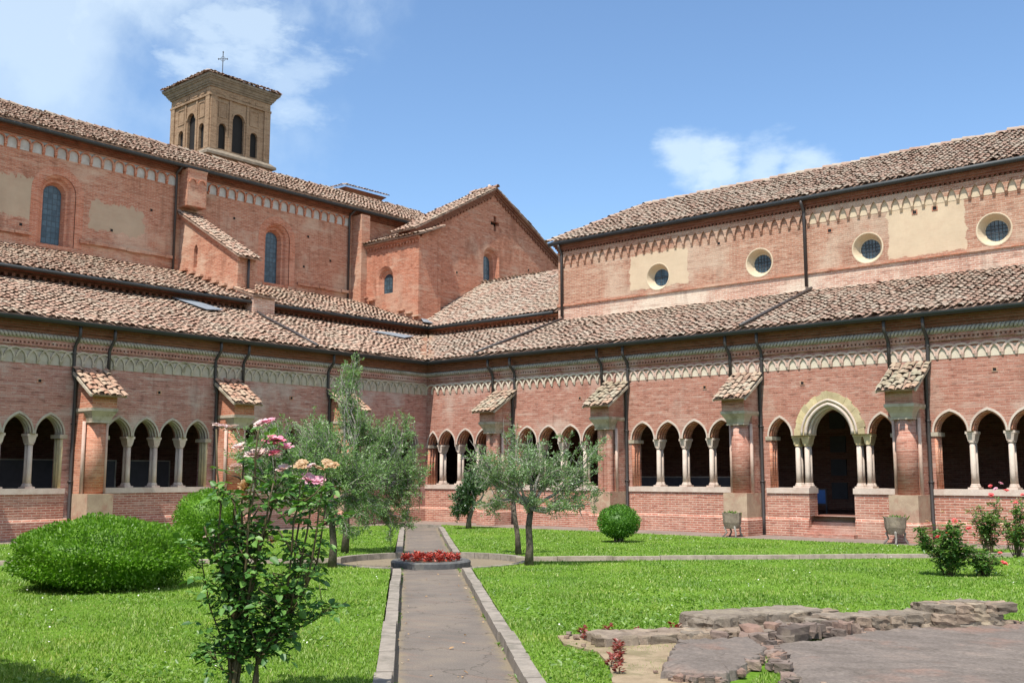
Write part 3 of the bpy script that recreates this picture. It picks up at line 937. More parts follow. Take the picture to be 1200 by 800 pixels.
# lead sheets and pipes lying on the roofs
zr = lambda x: EZ + SL * (EO - x)
zry = lambda y: EZ + SL * (y + EO)
for q in ([(-5.1, -7.25), (-5.38, -6.5), (-3.9, -6.0), (-3.5, -6.9)], [(-3.75, 0.6), (-4.1, 1.9), (-4.0, 3.2), (-3.2, 1.9)]):
    mb = MB()
    mb.prism(q, lambda x, y, d: (x, y, zr(x) + 0.16 + d), 0.0, 0.02)
    obj('lead_sheet', mb, M['lead'], WLF)
for pts, Wg in (([(-5.0, -3.9, 0.13), (-3.57, -4.45, 0.16), (-1.3, -4.95, 0.16), (0.38, -5.3, 0.12)], WLF),):
    mb = MB(); mb.tube([(x, y, zr(x) + h) for x, y, h in pts], 0.05, 7); obj('roof_pipe', mb, M['pipe'], Wg, smooth=True)
for pts in ([(2.42, 4.9), (2.52, 2.2), (2.70, -0.40)], [(12.55, 4.9), (12.68, 3.2), (12.82, -0.45)]):
    mb = MB(); mb.tube([(x, y, zry(y) + 0.15) for x, y in pts], 0.05, 7); obj('roof_pipe', mb, M['pipe'], WR, smooth=True)

# a plain range closes the garden behind the camera's left; its eave throws the shadow on the near lawn
TS = lambda u, n, z: (u, -25.5 + n, z)
WS, _ = wing(TS, 'cloister_wing', 'near cloister range whose eave shades the lawn corner beside the large clipped hedge', 'brick cloister ranges around the garden',
             2.0, 21.4, [], [], matsR, simple=True)
mb = MB()
tile_roof(mb, (2.0, -25.08, EZ), (1, 0, 0), (0, -1, SL), [(0, 0), (19.4, 0), (19.4, 5.6 * LS), (0, 5.6 * LS)], seed=13)
obj('roof', mb, [M['tiles'], M['under']], WS, fix=False)


# ------------------------------------------------------------------ church: nave and aisle
NV = thing('church_nave', 'long red brick church nave with two narrow blue-grey windows above the left cloister', 'church', (-10, -6, 0))
XN = -10.0
TN = lambda u, n, z: (XN + n, u, z)           # u = y, n out towards the garden
Pn = lambda u, z, n: (u, n, z)


def arched_window(mbwall_holes, c, zb, zt, hw):
    pts = [(c - hw, zb)] + round_arch(c, 2 * hw, zt - hw) + [(c + hw, zb)]
    mbwall_holes.append(pts)
    return pts


WINS = [(-9.12, 0.68, 9.95, 12.58), (0.62, 0.68, 9.90, 12.58)]
holes = []
for c, hw, zb, zt in WINS: arched_window(holes, c, zb, zt, hw)
mb = MB(TN)
mb.plate([(-22, 6.0), (14, 6.0), (14, 14.0), (-22, 14.0)], holes, Pn, -0.12, 0.0)
obj('wall', mb, M['brick_nave'], NV)
mb = MB(TN)
mb.box(-22, 14, -9.6, -9.4, 6, 14.0); mb.box(-22, -21.7, -9.4, -0.12, 6, 14.0)
obj('far_wall', mb, M['brick_nave'], NV)
for c, hw, zb, zt in WINS:
    # splayed reveal stepping in to a narrow light
    mb = MB(TN)
    cw = c - 0.02
    steps = [(hw, zt, 0.0), (hw, zt, -0.02), (0.56, zt - 0.10, -0.10), (0.50, zt - 0.15, -0.22), (0.42, zt - 0.24, -0.24), (0.34, zt - 0.33, -0.46)]
    ol = []
    for h, z, n in steps:
        ol.append([(p[0], n, p[1]) for p in [(cw - h, zb)] + round_arch(cw, 2 * h, z - h) + [(cw + h, zb)]])
    vs = [p for l in ol for p in l]; m = len(ol[0])
    mb.add(vs, [(i * m + k, i * m + k + 1, (i + 1) * m + k + 1, (i + 1) * m + k) for i in range(len(ol) - 1) for k in range(m - 1)])
    mb.box(cw - hw, cw + hw, -0.46, 0.01, zb - 0.12, zb + 0.003)
    w = obj('window', mb, M['brick_red'], NV)
    mb = MB(TN)
    gl = [(cw - 0.345, zb)] + round_arch(cw, 0.69, zt - 0.33 - 0.345) + [(cw + 0.345, zb)]
    mb.prism(gl, Pn, -0.47, -0.44)
    obj('pane', mb, M['glass'], w)
    # worked brick surround
    mb = MB(TN)
    o = [(c - hw - 0.30, zb)] + round_arch(c, 2 * hw + 0.60, zt - hw) + [(c + hw + 0.30, zb)]
    i = [(c - hw, zb)] + round_arch(c, 2 * hw, zt - hw) + [(c + hw, zb)]
    strip(mb, Pn, i, o, -0.02, 0.006)
    obj('window_surround', mb, M['brick_red'], w)
# plastered patches and the torn ledge of an older roof
rn = random.Random(9)


def ragged(u0, u1, z0, z1, n=26, j=0.12, seed=1):
    rn = random.Random(seed); pts = []
    for (a, b, c, d) in ((u0, z0, u1, z0), (u1, z0, u1, z1), (u1, z1, u0, z1), (u0, z1, u0, z0)):
        m = max(3, int(n * math.hypot(c - a, d - b) / 8))
        w = rn.uniform(0, 6)
        for i in range(m):
            t = i / m
            o = j * (0.6 * math.sin(w + t * 9) + 0.8 * rn.uniform(-1, 1))
            L = math.hypot(c - a, d - b)
            nx, nz = (d - b) / L, -(c - a) / L
            pts.append((a + (c - a) * t + nx * o, b + (d - b) * t + nz * o))
    return pts


for a, b, z in ((-13.0, -10.05, 10.24), (-8.25, -4.3, 10.30), (1.75, 4.6, 10.12), (-4.1, -3.0, 10.2)):
    mb = MB(TN)
    k = a
    while k < b - 0.05:
        l = rn.uniform(0.3, 0.7)
        mb.box(k, min(k + l, b), 0.0, rn.uniform(0.10, 0.17), z - 0.10 + rn.uniform(-0.02, 0.02), z + 0.02); k += l + 0.008
    obj('old_ledge', mb, M['brick_nave'], NV)
# corbel frieze of small round arches over pale niches
mb = MB(TN); mb2 = MB(TN)
for u0, u1 in ((-20.0, -4.35), (-3.25, 4.75)):
    k = int((u1 - u0) / 0.45)
    for i in range(k):
        c = u1 - 0.24 - 0.45 * i
        strip(mb, Pn, [(c - 0.178, 13.26)] + round_arch(c, 0.356, 13.42, 10) + [(c + 0.178, 13.26)], [(c - 0.2245, 13.26)] + round_arch(c, 0.449, 13.42, 10) + [(c + 0.2245, 13.26)], 0.0, 0.10)
        mb.taper(c - 0.235, c - 0.165, 0.0, 0.03, 13.18, c - 0.265, c - 0.18, 0.0, 0.075, 13.28)
        mb2.box(c - 0.178, c + 0.178, 0.0, 0.009, 13.20, 13.261)
    mb.box(u0, u1, 0.0, 0.04, 13.655, 13.72)
for u0, u1 in ((-20.0, -4.35), (-3.25, 4.75)): mb2.box(u0, u1, 0.0, 0.012, 13.262, 13.655)
f = obj('frieze', mb2, M['niche'], NV)
obj('frieze_arches', mb, M['brick_red'], f)
mb = MB(TN)
mb.box(-22, 13, 0.0, 0.10, 13.72, 13.79); mb.box(-22, 13, 0.0, 0.18, 13.79, 13.86); mb.box(-22, 13, 0.0, 0.30, 13.86, 13.95)
obj('eaves', mb, M['eaves'], NV)
mb = MB(TN); mb.tube([(-22, 0.52, 13.94), (13, 0.52, 13.94)], 0.075, 8); obj('gutter', mb, M['gutter'], NV, smooth=True)
sl = (16.45 - 14.02) / (14.9 - 9.42)
mb = MB()
L = 5.48 * math.hypot(1, sl)
tile_roof(mb, (-9.42, -22, 14.02), (0, 1, 0), (-1, 0, sl), [(0, 0), (36, 0), (36, L), (0, L)], seed=21)
tile_roof(mb, (-20.38, -22, 14.02), (0, 1, 0), (1, 0, sl), [(0, 0), (36, 0), (36, L), (0, L)], seed=22, spacing=0.21, expo=0.32)
ridge_tiles(mb, (-14.9, -22, 16.47), (-14.9, 14, 16.47))
obj('roof', mb, [M['tiles'], M['under']], NV, fix=False)
# wall buttresses with a sloping tiled back
mb = MB(TN)
mb.box(-4.22, -3.36, 0.0, 0.62, 12.35, 13.72)
mb.taper(-4.22, -3.36, 0.0, 0.62, 13.72, -4.24, -3.34, 0.0, 0.66, 13.85)
p = obj('pilaster', mb, M['brick_nave'], NV)
mb = MB(TN); mb.box(4.85, 5.35, 0.0, 0.70, 9.0, 13.72); obj('pilaster', mb, M['brick_nave'], NV)
mb = MB(TN)
for c in (-4.0, -3.58):
    strip(mb, Pn, round_arch(c, 0.26, 13.30, 8), round_arch(c, 0.36, 13.30, 8), 0.60, 0.665)
obj('pilaster_arches', mb, M['brick_red'], p)
mb = MB(TN)
hole = [(-1, -1)]
prof = [(0.0, 7.6), (4.10, 7.6), (4.10, 9.82), (0.0, 12.10)]
slit = [(1.10, 9.75), (1.36, 9.75), (1.36, 10.45), (1.31, 10.60), (1.23, 10.66), (1.15, 10.60), (1.10, 10.45)]
mb.plate(prof, [slit], lambda n, z, d: (d, n, z), -4.12, -3.98)
mb.prism(prof, lambda n, z, d: (d, n, z), -3.98, -3.34)
bt = obj('buttress', mb, M['brick_nave'], NV)
sb = (12.10 - 9.82) / 4.10
mb = MB()
L = 4.42 * math.hypot(1, sb)
tile_roof(mb, (XN + 4.36, -4.28, 9.74), (0, 1, 0), (-1, 0, sb), [(0, 0), (1.02, 0), (1.02, L), (0, L)], spacing=0.20, seed=31)
obj('buttress_roof', mb, [M['tiles'], M['under']], bt, fix=False)
mb = MB(TN)
for dz, o in ((0.0, 0.10), (-0.09, 0.06)):
    mb.prism([(0.0, 12.12 + dz), (4.22, 12.12 + dz - 4.22 * sb), (4.22, 12.04 + dz - 4.22 * sb), (0.0, 12.04 + dz)], lambda n, z, d: (d, n, z), -4.12 - o, -4.12)
obj('buttress_cornice', mb, M['brick_red'], bt)
mb = MB(TN)
for k in range(7):
    n = 0.3 + k * 0.55
    mb.box(-4.26, -4.12, n, n + 0.42, 9.95 - 0.337 * (n + 0.5), 10.04 - 0.337 * (n + 0.5))
obj('old_ledge', mb, M['brick_nave'], bt)
for pts in ([(-4.42, 0.50, 13.9), (-4.42, 0.12, 13.70), (-4.40, 0.09, 13.5), (-4.40, 0.09, 9.62)], [(4.62, 0.50, 13.9), (4.62, 0.12, 13.70), (4.62, 0.09, 13.5), (4.62, 0.09, 9.75)], [(-3.70, 4.18, 9.8), (-3.70, 4.18, 8.2)]):
    mb = MB(TN); mb.tube(pts, 0.05, 8); obj('downpipe', mb, M['pipe'], NV, smooth=True)
# aisle: its low wall stands on the cloister roof
XA = -5.4
AZ, AS = 7.97, 0.337
mb = MB(); mb.box(-5.75, XA, -22, 5.4, 6.6, 7.80); obj('aisle_wall', mb, M['eaves'], NV)
mb = MB()
k = -22.0
while k < 4.9:
    mb.box(XA, XA + 0.22, k, k + 0.10, 7.70, 7.80); k += 0.24
mb.box(XA - 0.3, XA + 0.12, -22, 5.28, 7.80, 7.87); mb.box(XA - 0.3, XA + 0.28, -22, 5.12, 7.87, 7.93)
obj('aisle_eaves', mb, M['eaves'], NV)
mb = MB(); mb.tube([(-4.83, -22, 7.93), (-4.83, 4.83, 7.93)], 0.058, 8); obj('aisle_gutter', mb, M['gutter'], NV, smooth=True)
LA = math.hypot(1, AS)
mb = MB()
tile_roof(mb, (-4.9, 0, AZ), (0, -1, 0), (-1, 0, AS), [(-4.9, 0), (22, 0), (22, 5.1 * LA), (-5.2, 5.1 * LA), (-5.2, 0.95 * LA), (-5.55, 0.95 * LA)], seed=23)
obj('aisle_roof', mb, [M['tiles'], M['under']], NV, fix=False)
mb = MB(); mb.box(-5.85, -4.72, -4.22, -3.28, 7.2, 8.12); mb.taper(-5.85, -4.72, -4.22, -3.28, 8.12, -5.85, -5.5, -4.22, -3.28, 8.42)
obj('buttress_foot', mb, M['brick_pale'], bt)
mb = MB(); tile_roof(mb, (-4.62, -4.3, 8.15), (0, 1, 0), (-1, 0, 0.33), [(0, 0), (1.05, 0), (1.05, 1.3), (0, 1.3)], spacing=0.2, seed=35)
obj('buttress_foot_roof', mb, [M['tiles_red'], M['under']], bt, fix=False)

# ------------------------------------------------------------------ transept gable with side chapel
TP = thing('transept', 'brick transept gable with a cross-shaped opening and one narrow window', 'church gable', (-6.1, 10.4, 0))
XG = -6.1
TG = lambda u, n, z: (XG + n, u, z)
GA, GY0, GY1, GYC = 15.52, 5.35, 15.6, 10.48
gslope = 0.545
zr_ = lambda y: GA - gslope * abs(y - GYC)
win = [(9.72, 10.9)] + round_arch(10.30, 1.16, 12.02) + [(10.88, 10.9)]
cross = [(10.47, 13.42), (10.66, 13.42), (10.66, 13.72), (10.87, 13.72), (10.87, 13.90), (10.66, 13.90), (10.66, 14.18), (10.47, 14.18), (10.47, 13.90), (10.26, 13.90), (10.26, 13.72), (10.47, 13.72)]
mb = MB(TG)
mb.plate([(GY0, 6.6), (GY1, 6.6), (GY1, zr_(GY1)), (GYC, GA), (GY0, zr_(GY0))], [win, cross], Pn, -0.25, 0.0)
obj('gable_wall', mb, M['brick_gable'], TP)
mb = MB(TG); mb.box(10.2, 10.95, -0.30, -0.26, 13.3, 14.3); obj('cross_shade', mb, M['hole_shade'], TP)  # dark plate paints in the shade behind the cross cut-out
mb = MB(TG)
ol = []
for h, z, n in ((0.58, 12.60, 0.0), (0.50, 12.50, -0.06), (0.44, 12.42, -0.18), (0.36, 12.32, -0.20), (0.29, 12.20, -0.40)):
    ol.append([(p[0], n, p[1]) for p in [(10.30 - h, 10.9)] + round_arch(10.30, 2 * h, z - h) + [(10.30 + h, 10.9)]])
vs = [p for l in ol for p in l]; m = len(ol[0])
mb.add(vs, [(i * m + k, i * m + k + 1, (i + 1) * m + k + 1, (i + 1) * m + k) for i in range(len(ol) - 1) for k in range(m - 1)])
w = obj('window', mb, M['brick_red'], TP)
mb = MB(TG); mb.prism([(10.0, 10.88)] + round_arch(10.30, 0.60, 11.91) + [(10.60, 10.88)], Pn, -0.42, -0.39); obj('pane', mb, M['glass'], w)
# raking cornice
mb = MB(TG)
for s in (-1, 1):
    e = GYC + s * (5.42 if s < 0 else 5.25)
    for d0, d1, n in ((-0.10, 0.0, 0.20), (-0.20, -0.10, 0.13), (-0.31, -0.205, 0.07)):
        mb.prism([(GYC, GA + d1), (e, zr_(e) + d1), (e, zr_(e) + d0), (GYC, GA + d0)], Pn, -0.2, n)
    t = 0.2
    while t < 5.0:
        y = GYC + s * t
        mb.prism([(y, zr_(y) - 0.31), (y + s * 0.10, zr_(y + s * 0.10) - 0.31), (y + s * 0.10, zr_(y + s * 0.10) - 0.40), (y, zr_(y) - 0.40)], Pn, 0.0, 0.07); t += 0.21
obj('raking_cornice', mb, M['eaves'], TP)
mb = MB()
L = 5.5 * math.hypot(1, gslope)
tile_roof(mb, (XG + 0.24, GYC - 5.5, GA + 0.02 - 5.5 * gslope), (-1, 0, 0), (0, 1, gslope), [(0, 0), (1.6, 0), (1.6, L), (0, L)], seed=41)
tile_roof(mb, (XG + 0.24, GYC + 5.5, GA + 0.02 - 5.5 * gslope), (-1, 0, 0), (0, -1, gslope), [(0, 0), (1.6, 0), (1.6, L), (0, L)], seed=42)
ridge_tiles(mb, (XG + 0.3, GYC, GA + 0.06), (XG - 1.3, GYC, GA + 0.06))
obj('roof', mb, [M['tiles'], M['under']], TP, fix=False)
mb = MB(); mb.plate([(GY0, 6.6), (GY1, 6.6), (GY1, zr_(GY1)), (GYC, GA), (GY0, zr_(GY0))], [], Pn, -1.25, -1.05); mb.v = [(XG + v[1], v[0], v[2]) for v in mb.v]
obj('back_wall', mb, M['brick_gable'], TP)
mb = MB(); mb.box(XG - 1.05, XG - 0.25, GY0, GY0 + 0.2, 8.0, zr_(GY0) - 0.01); obj('side_wall', mb, M['brick_gable'], TP)
mb = MB(); mb.box(XG - 1.05, XG - 0.25, GY1 - 0.2, GY1, 8.0, zr_(GY1) - 0.01); obj('side_wall', mb, M['brick_gable'], TP)
mb = MB(); mb.lathe((XG - 0.3, GYC, GA + 0.05), [(0.10, 0.0), (0.11, 0.05), (0.05, 0.08), (0.09, 0.14), (0.06, 0.22), (0.01, 0.24)], 10); obj('finial', mb, M['pale_stone'], TP, smooth=True)
# side chapel
TC = lambda u, n, z: (u, 5.2 - n, z)
mb = MB(TC)
cwin = [(-8.62, 9.85)] + round_arch(-8.05, 1.14, 10.56) + [(-7.48, 9.85)]
mb.plate([(-10.0, 8.0), (-5.85, 8.0), (-5.85, 12.22), (-10.0, 12.22)], [cwin], Pn, -0.2, 0.0)
mb.T = None
mb.prism([(5.403, 8.0), (6.60, 8.0), (6.60, 12.85), (5.403, 12.32)], lambda y, z, d: (d, y, z), -6.3, -5.86)
ch = obj('chapel_wall', mb, M['brick_gable'], TP)
mb = MB(TC)
ol = []
for h, z, n in ((0.57, 11.13, 0.0), (0.48, 11.02, -0.06), (0.42, 10.95, -0.18), (0.38, 10.90, -0.16), (0.31, 10.80, -0.26)):
    ol.append([(p[0], n, p[1]) for p in [(-8.05 - h, 9.85)] + round_arch(-8.05, 2 * h, z - h) + [(-8.05 + h, 9.85)]])
vs = [p for l in ol for p in l]; m = len(ol[0])
mb.add(vs, [(i * m + k, i * m + k + 1, (i + 1) * m + k + 1, (i + 1) * m + k) for i in range(len(ol) - 1) for k in range(m - 1)])
w = obj('window', mb, M['brick_red'], TP)
mb = MB(TC); mb.prism([(-8.38, 9.83)] + round_arch(-8.05, 0.66, 10.50) + [(-7.72, 9.83)], Pn, -0.29, -0.255); obj('pane', mb, M['glass'], w)
mb = MB(TC)
mb.box(-10, -5.80, 0.0, 0.07, 12.06, 12.12)
k = -10.0
while k < -5.9:
    mb.box(k, k + 0.09, 0.0, 0.09, 11.97, 12.06); k += 0.2
mb.box(-10, -5.78, 0.0, 0.15, 12.12, 12.22)
obj('chapel_eaves', mb, M['brick_red'], TP)
mb = MB()
tile_roof(mb, (-5.55, 4.95, 12.24), (-1, 0, 0), (0, 1, 0.40), [(0, 0), (4.45, 0), (4.45, 4.3), (1.83, 4.3), (1.83, 1.75), (0, 1.75)], spacing=0.2, seed=43)
obj('chapel_roof', mb, [M['tiles'], M['under']], TP, fix=False)
mb = MB()
for k in range(8):
    x = -9.6 + k * 0.5
    if x > -9.0 and x < -7.2: continue
    z = AZ + AS * (-4.9 - x) + 0.22
    mb.box(x, x + 0.42, 5.05, 5.2, z, z + 0.08)
obj('old_ledge', mb, M['brick_nave'], TP)

# ------------------------------------------------------------------ corner range with the steep roof
SC = thing('sacristy', 'low corner range with a steep lichened tile roof in front of the gable', 'annex', (-1.5, 7.5, 0))
CS = 0.56
LC = math.hypot(1, CS)
mb = MB(); mb.box(XA, 2.1, 5.4, 5.75, 6.6, 7.80); mb.box(1.75, 2.1, 5.75, 9.7, 6.6, 8.0); obj('wall', mb, M['eaves'], SC)
mb = MB()
k = -5.1
while k < 2.0:
    mb.box(k, k + 0.10, 5.18, 5.4, 7.70, 7.80); k += 0.24
mb.box(-5.28, 2.1, 5.28, 5.7, 7.80, 7.87); mb.box(-5.12, 2.1, 5.12, 5.7, 7.87, 7.93)
obj('eaves', mb, M['brick_red'], SC)
mb = MB(); mb.tube([(-4.83, 4.83, 7.93), (2.0, 4.83, 7.93)], 0.07, 8); obj('gutter', mb, M['gutter'], SC, smooth=True)
mb = MB()
top = 4.8 * LC
tile_roof(mb, (0, 4.9, AZ), (1, 0, 0), (0, 1, CS), [(-4.9, 0), (2.12, 0), (2.12, top), (-6.1, top), (-6.1, 0.83 * LC)], seed=44)
tile_roof(mb, (0, 14.5, AZ), (1, 0, 0), (0, -1, CS), [(-6.1, 0), (2.12, 0), (2.12, top), (-6.1, top)], seed=45, spacing=0.21, expo=0.32)
ridge_tiles(mb, (-6.1, 9.7, AZ + 4.8 * CS + 0.02), (2.1, 9.7, AZ + 4.8 * CS + 0.02))
obj('roof', mb, [M['tiles_old'], M['under']], SC, fix=False)
mb = MB()
mb.prism([(-4.75, 4.75), (-5.05, 4.75), (-6.0, 5.5), (-6.0, 5.8), (-5.6, 5.62), (-4.75, 5.02)], lambda x, y, d: (x, y, AZ + 0.2 + 0.36 * max(0, -4.9 - x) + d), 0.0, 0.02)
obj('valley_lead', mb, M['lead'], SC)

# ------------------------------------------------------------------ upper storey of the right range
DR = thing('dormitory', 'upper brick storey with four round windows above the right cloister roof', 'building', (12, 7, 0))
TD = lambda u, n, z: (u, 5.0 - n, z)
RW = [(6.70, 8.77), (10.70, 8.74), (14.40, 8.71), (18.13, 8.72), (21.9, 8.72)]
circ = lambda c, z, r, n=28: [(c + r * math.cos(2 * math.pi * i / n), z + r * math.sin(2 * math.pi * i / n)) for i in range(n)]
mb = MB(TD)
mb.plate([(2.15, 8.22), (26, 8.22), (26, 10.48), (2.15, 10.48)], [circ(c, z, 0.47) for c, z in RW], Pn, -0.35, 0.0)
mb.box(2.15, 2.5, -10.5, -0.35, 6.5, 10.48); mb.box(25.7, 26, -10.5, -0.35, 6.5, 10.48); mb.box(2.5, 25.7, -10.5, -10.2, 6.5, 10.48)
obj('wall', mb, M['brick_upper'], DR)
mb = MB(TD); mb.box(2.15, 26, -0.35, 0.01, 6.5, 8.13); obj('lower_wall', mb, M['brick_pale'], DR)
mb = MB(TD); mb.box(2.13, 26, -0.3, 0.07, 8.132, 8.218); obj('string_course', mb, M['brick_nave'], DR)
for k, (c, z) in enumerate(RW):
    mb = MB(TD)
    n = 32
    rings = [(0.505, 0.0), (0.50, 0.010), (0.47, 0.012), (0.455, 0.0), (0.34, -0.24), (0.31, -0.26)]
    vs = [(p[0], d, p[1]) for r, d in rings for p in circ(c, z, r, n)]
    mb.add(vs, [(i * n + j, i * n + (j + 1) % n, (i + 1) * n + (j + 1) % n, (i + 1) * n + j) for i in range(len(rings) - 1) for j in range(n)])
    w = obj('round_window', mb, M['plaster'], DR, smooth=False)
    mb = MB(TD); mb.prism(circ(c, z, 0.325), Pn, -0.29, -0.27); obj('pane', mb, M['glass'], w)
    mb = MB(TD)
    for o in ((-0.16, -0.055, 0.05, 0.155) if k else (0.0,)):
        h = math.sqrt(0.31 ** 2 - o * o)
        mb.box(c + o - 0.008, c + o + 0.008, -0.262, -0.250, z - h, z + h)
        mb.box(c - h, c + h, -0.248, -0.236, z + o - 0.008, z + o + 0.008)
    obj('window_bars', mb, M['iron'], w)
mb = MB(TD); mb2 = MB(TD)
fw = 0.335
for k in range(int(23.6 / fw)):
    c = 2.45 + fw * (k + 0.5)
    mb.plate([(c - fw * 0.499, 9.775), (c - fw * 0.40, 9.775)] + arch_pts(c, fw * 0.80, 9.80, 10.13, 6) + [(c + fw * 0.40, 9.775), (c + fw * 0.499, 9.775), (c + fw * 0.499, 10.20), (c - fw * 0.499, 10.20)], [], Pn, 0.0, 0.075)
    mb.taper(c - fw / 2 - 0.03, c - fw / 2 + 0.03, 0.0, 0.03, 9.68, c - fw / 2 - 0.045, c - fw / 2 + 0.045, 0.0, 0.085, 9.785)
    if c > 12.5: mb2.prism([(c - fw * 0.40, 9.76)] + arch_pts(c, fw * 0.80, 9.80, 10.13, 6) + [(c + fw * 0.40, 9.76)], Pn, 0.0, 0.008)
mb.box(2.15, 26, 0.0, 0.07, 10.202, 10.25)
f = obj('frieze', mb2, M['plaster'], DR)
obj('frieze_arches', mb, M['brick_upper'], f)
mb = MB(TD)
k = 2.2
while k < 25.9:
    mb.box(k, k + 0.07, 0.0, 0.085, 10.252, 10.32); k += 0.14
mb.box(2.15, 26, -0.3, 0.10, 10.322, 10.40); mb.box(2.10, 26, -0.3, 0.14, 10.40, 10.48); mb.box(2.05, 26, -0.3, 0.18, 10.482, 10.56)
obj('eaves', mb, M['eaves'], DR)
mb = MB(TD); mb.tube([(1.9, 0.27, 10.585), (26, 0.27, 10.585)], 0.08, 8); obj('gutter', mb, M['gutter'], DR, smooth=True)
ds = (13.02 - 10.62) / 5.25
LD = 5.25 * math.hypot(1, ds)
mb = MB()
tile_roof(mb, (0, 4.75, 10.64), (1, 0, 0), (0, 1, ds), [(1.80, 0), (26.2, 0), (26.2, LD), (3.0, LD)], seed=51)
tile_roof(mb, (0, 15.25, 10.64), (1, 0, 0), (0, -1, ds), [(1.80, 0), (26.2, 0), (26.2, LD), (3.0, LD)], seed=52, spacing=0.21, expo=0.32)
ridge_tiles(mb, (3.0, 10, 13.06), (26.2, 10, 13.06)); ridge_tiles(mb, (1.78, 4.75, 10.68), (3.0, 10, 13.06))
mb.mat = 1; mb.add([(1.80, 4.75, 10.62), (1.80, 15.25, 10.62), (3.0, 10, 13.02)], [(0, 1, 2)])
obj('roof', mb, [M['tiles_old'], M['under']], DR, fix=False)
for u in (2.38, 12.38):
    mb = MB(TD); mb.tube([(u, 0.27, 10.54), (u, 0.27, 10.42), (u, 0.10, 10.22), (u, 0.09, 10.1), (u, 0.09, 7.72)], 0.055, 8)
    obj('downpipe', mb, M['pipe'], DR, smooth=True)

# ------------------------------------------------------------------ bell tower and crossing turret
BT = thing('bell_tower', 'square tan brick bell tower with arched openings and a low tiled cap', 'bell tower', (-17.75, 2.6, 0))
X1, Y0, WT = -16.0, 0.88, 3.45
X0, Y1 = X1 - WT, Y0 + WT
fac = [lambda u, n, z: (X1 + n, Y0 + u, z), lambda u, n, z: (X1 - u, Y0 - n, z), lambda u, n, z: (X0 - n, Y1 - u, z), lambda u, n, z: (X0 + u, Y1 + n, z)]
opn = [(0.72, 0.215, 17.45, 18.74), (1.62, 0.335, 17.45, 19.44), (2.55, 0.215, 17.45, 18.74)]
mbw, mbt, mbd = MB(), MB(), MB()
for q, T in enumerate(fac):
    mbw.T = mbt.T = mbd.T = T
    hl = [[(c - h, b)] + round_arch(c, 2 * h, t - h, 10) + [(c + h, b)] for c, h, b, t in opn]
    e = 0.0
    mbw.plate([(0.0, 14.5), (WT - 0.352, 14.5), (WT - 0.352, 20.5), (0.0, 20.5)] if q % 1 else [(0.0, 14.5), (WT, 14.5), (WT, 20.5), (0.0, 20.5)], hl, Pn, -0.14, 0.0)
    for a, b in ((0.0, 0.34), (WT - 0.34, WT)):
        mbt.box(a, b, 0.0, 0.07, 17.36, 20.0)
    for a in (1.06, 2.06):
        mbt.box(a, a + 0.13, 0.0, 0.05, 17.36, 20.0)
    for a, b in ((0.46, 0.98), (2.27, 2.82)):                     # sunk panels: raised frames
        for z0, z1, p0, p1 in ((19.02, 19.07, a, b), (19.78, 19.83, a, b), (19.07, 19.78, a, a + 0.05), (19.07, 19.78, b - 0.05, b)):
            mbt.box(p0, p1, 0.0, 0.03, z0, z1)
    c, h, b, t = opn[1]
    strip(mbt, Pn, round_arch(c, 2 * h, t - h, 10), round_arch(c, 2 * h + 0.16, t - h, 10), 0.0, 0.04)
    mbt.box(-0.05, WT + 0.05, -0.1, 0.09, 20.0, 20.09); mbt.box(-0.02, WT + 0.02, -0.1, 0.035, 20.09, 20.46)
    for k in range(4): mbt.box(0.3 + k * 0.75, 0.8 + k * 0.75, 0.0, 0.06, 20.17, 20.30)
obj('shaft', mbw, M['brick_tower'], BT)
obj('pilasters', mbt, M['brick_tower'], BT)
mbd.T = None; mbd.box(X0 + 0.16, X1 - 0.16, Y0 + 0.16, Y1 - 0.16, 17.2, 20.2); obj('shade_core', mbd, M['hole_shade'], BT)  # near-black block stands in for the shade behind the bell openings
cx, cy = (X0 + X1) / 2, (Y0 + Y1) / 2
mb = MB()
for z0, z1, o0, o1 in ((20.46, 20.55, 0.08, 0.10), (20.55, 20.64, 0.15, 0.17), (20.64, 20.78, 0.20, 0.26), (20.78, 20.86, 0.30, 0.33), (20.86, 20.97, 0.37, 0.39)):
    mb.taper(X0 - o0, X1 + o0, Y0 - o0, Y1 + o0, z0, X0 - o1, X1 + o1, Y0 - o1, Y1 + o1, z1)
obj('cornice', mb, M['cornice'], BT)
mb = MB()
mb.taper(X0 - 0.30, X1 + 0.30, Y0 - 0.30, Y1 + 0.30, 17.02, X0 - 0.30, X1 + 0.30, Y0 - 0.30, Y1 + 0.30, 17.14)
mb.taper(X0 - 0.30, X1 + 0.30, Y0 - 0.30, Y1 + 0.30, 17.14, X0 - 0.04, X1 + 0.04, Y0 - 0.04, Y1 + 0.04, 17.36)
obj('base_ledge', mb, M['cornice'], BT)
mb = MB()
hw = WT / 2 + 0.43
rs = 0.42
for O, A, S in (((X1 + 0.43, Y0 - 0.43, 20.98), (0, 1, 0), (-1, 0, rs)), ((X0 - 0.43, Y0 - 0.43, 20.98), (1, 0, 0), (0, 1, rs)), ((X0 - 0.43, Y1 + 0.43, 20.98), (0, -1, 0), (1, 0, rs)), ((X1 + 0.43, Y1 + 0.43, 20.98), (-1, 0, 0), (0, -1, rs))):
    tile_roof(mb, O, A, S, [(0, 0), (2 * hw, 0), (hw, hw * math.hypot(1, rs))], seed=61, base=False)
    mb.mat = 1
    o = np.array(O, float); a = np.array(A, float) * 2 * hw
    mb.add([o, o + a, (cx, cy, 20.98 + hw * rs)], [(0, 1, 2)])
obj('roof', mb, [M['tiles'], M['under']], BT, fix=False)
mb = MB()
zc = 20.98 + hw * rs
mb.tube([(cx, cy, zc - 0.1), (cx, cy, zc + 1.32)], 0.022, 6)
d = Vector((0.76, 0.65, 0))
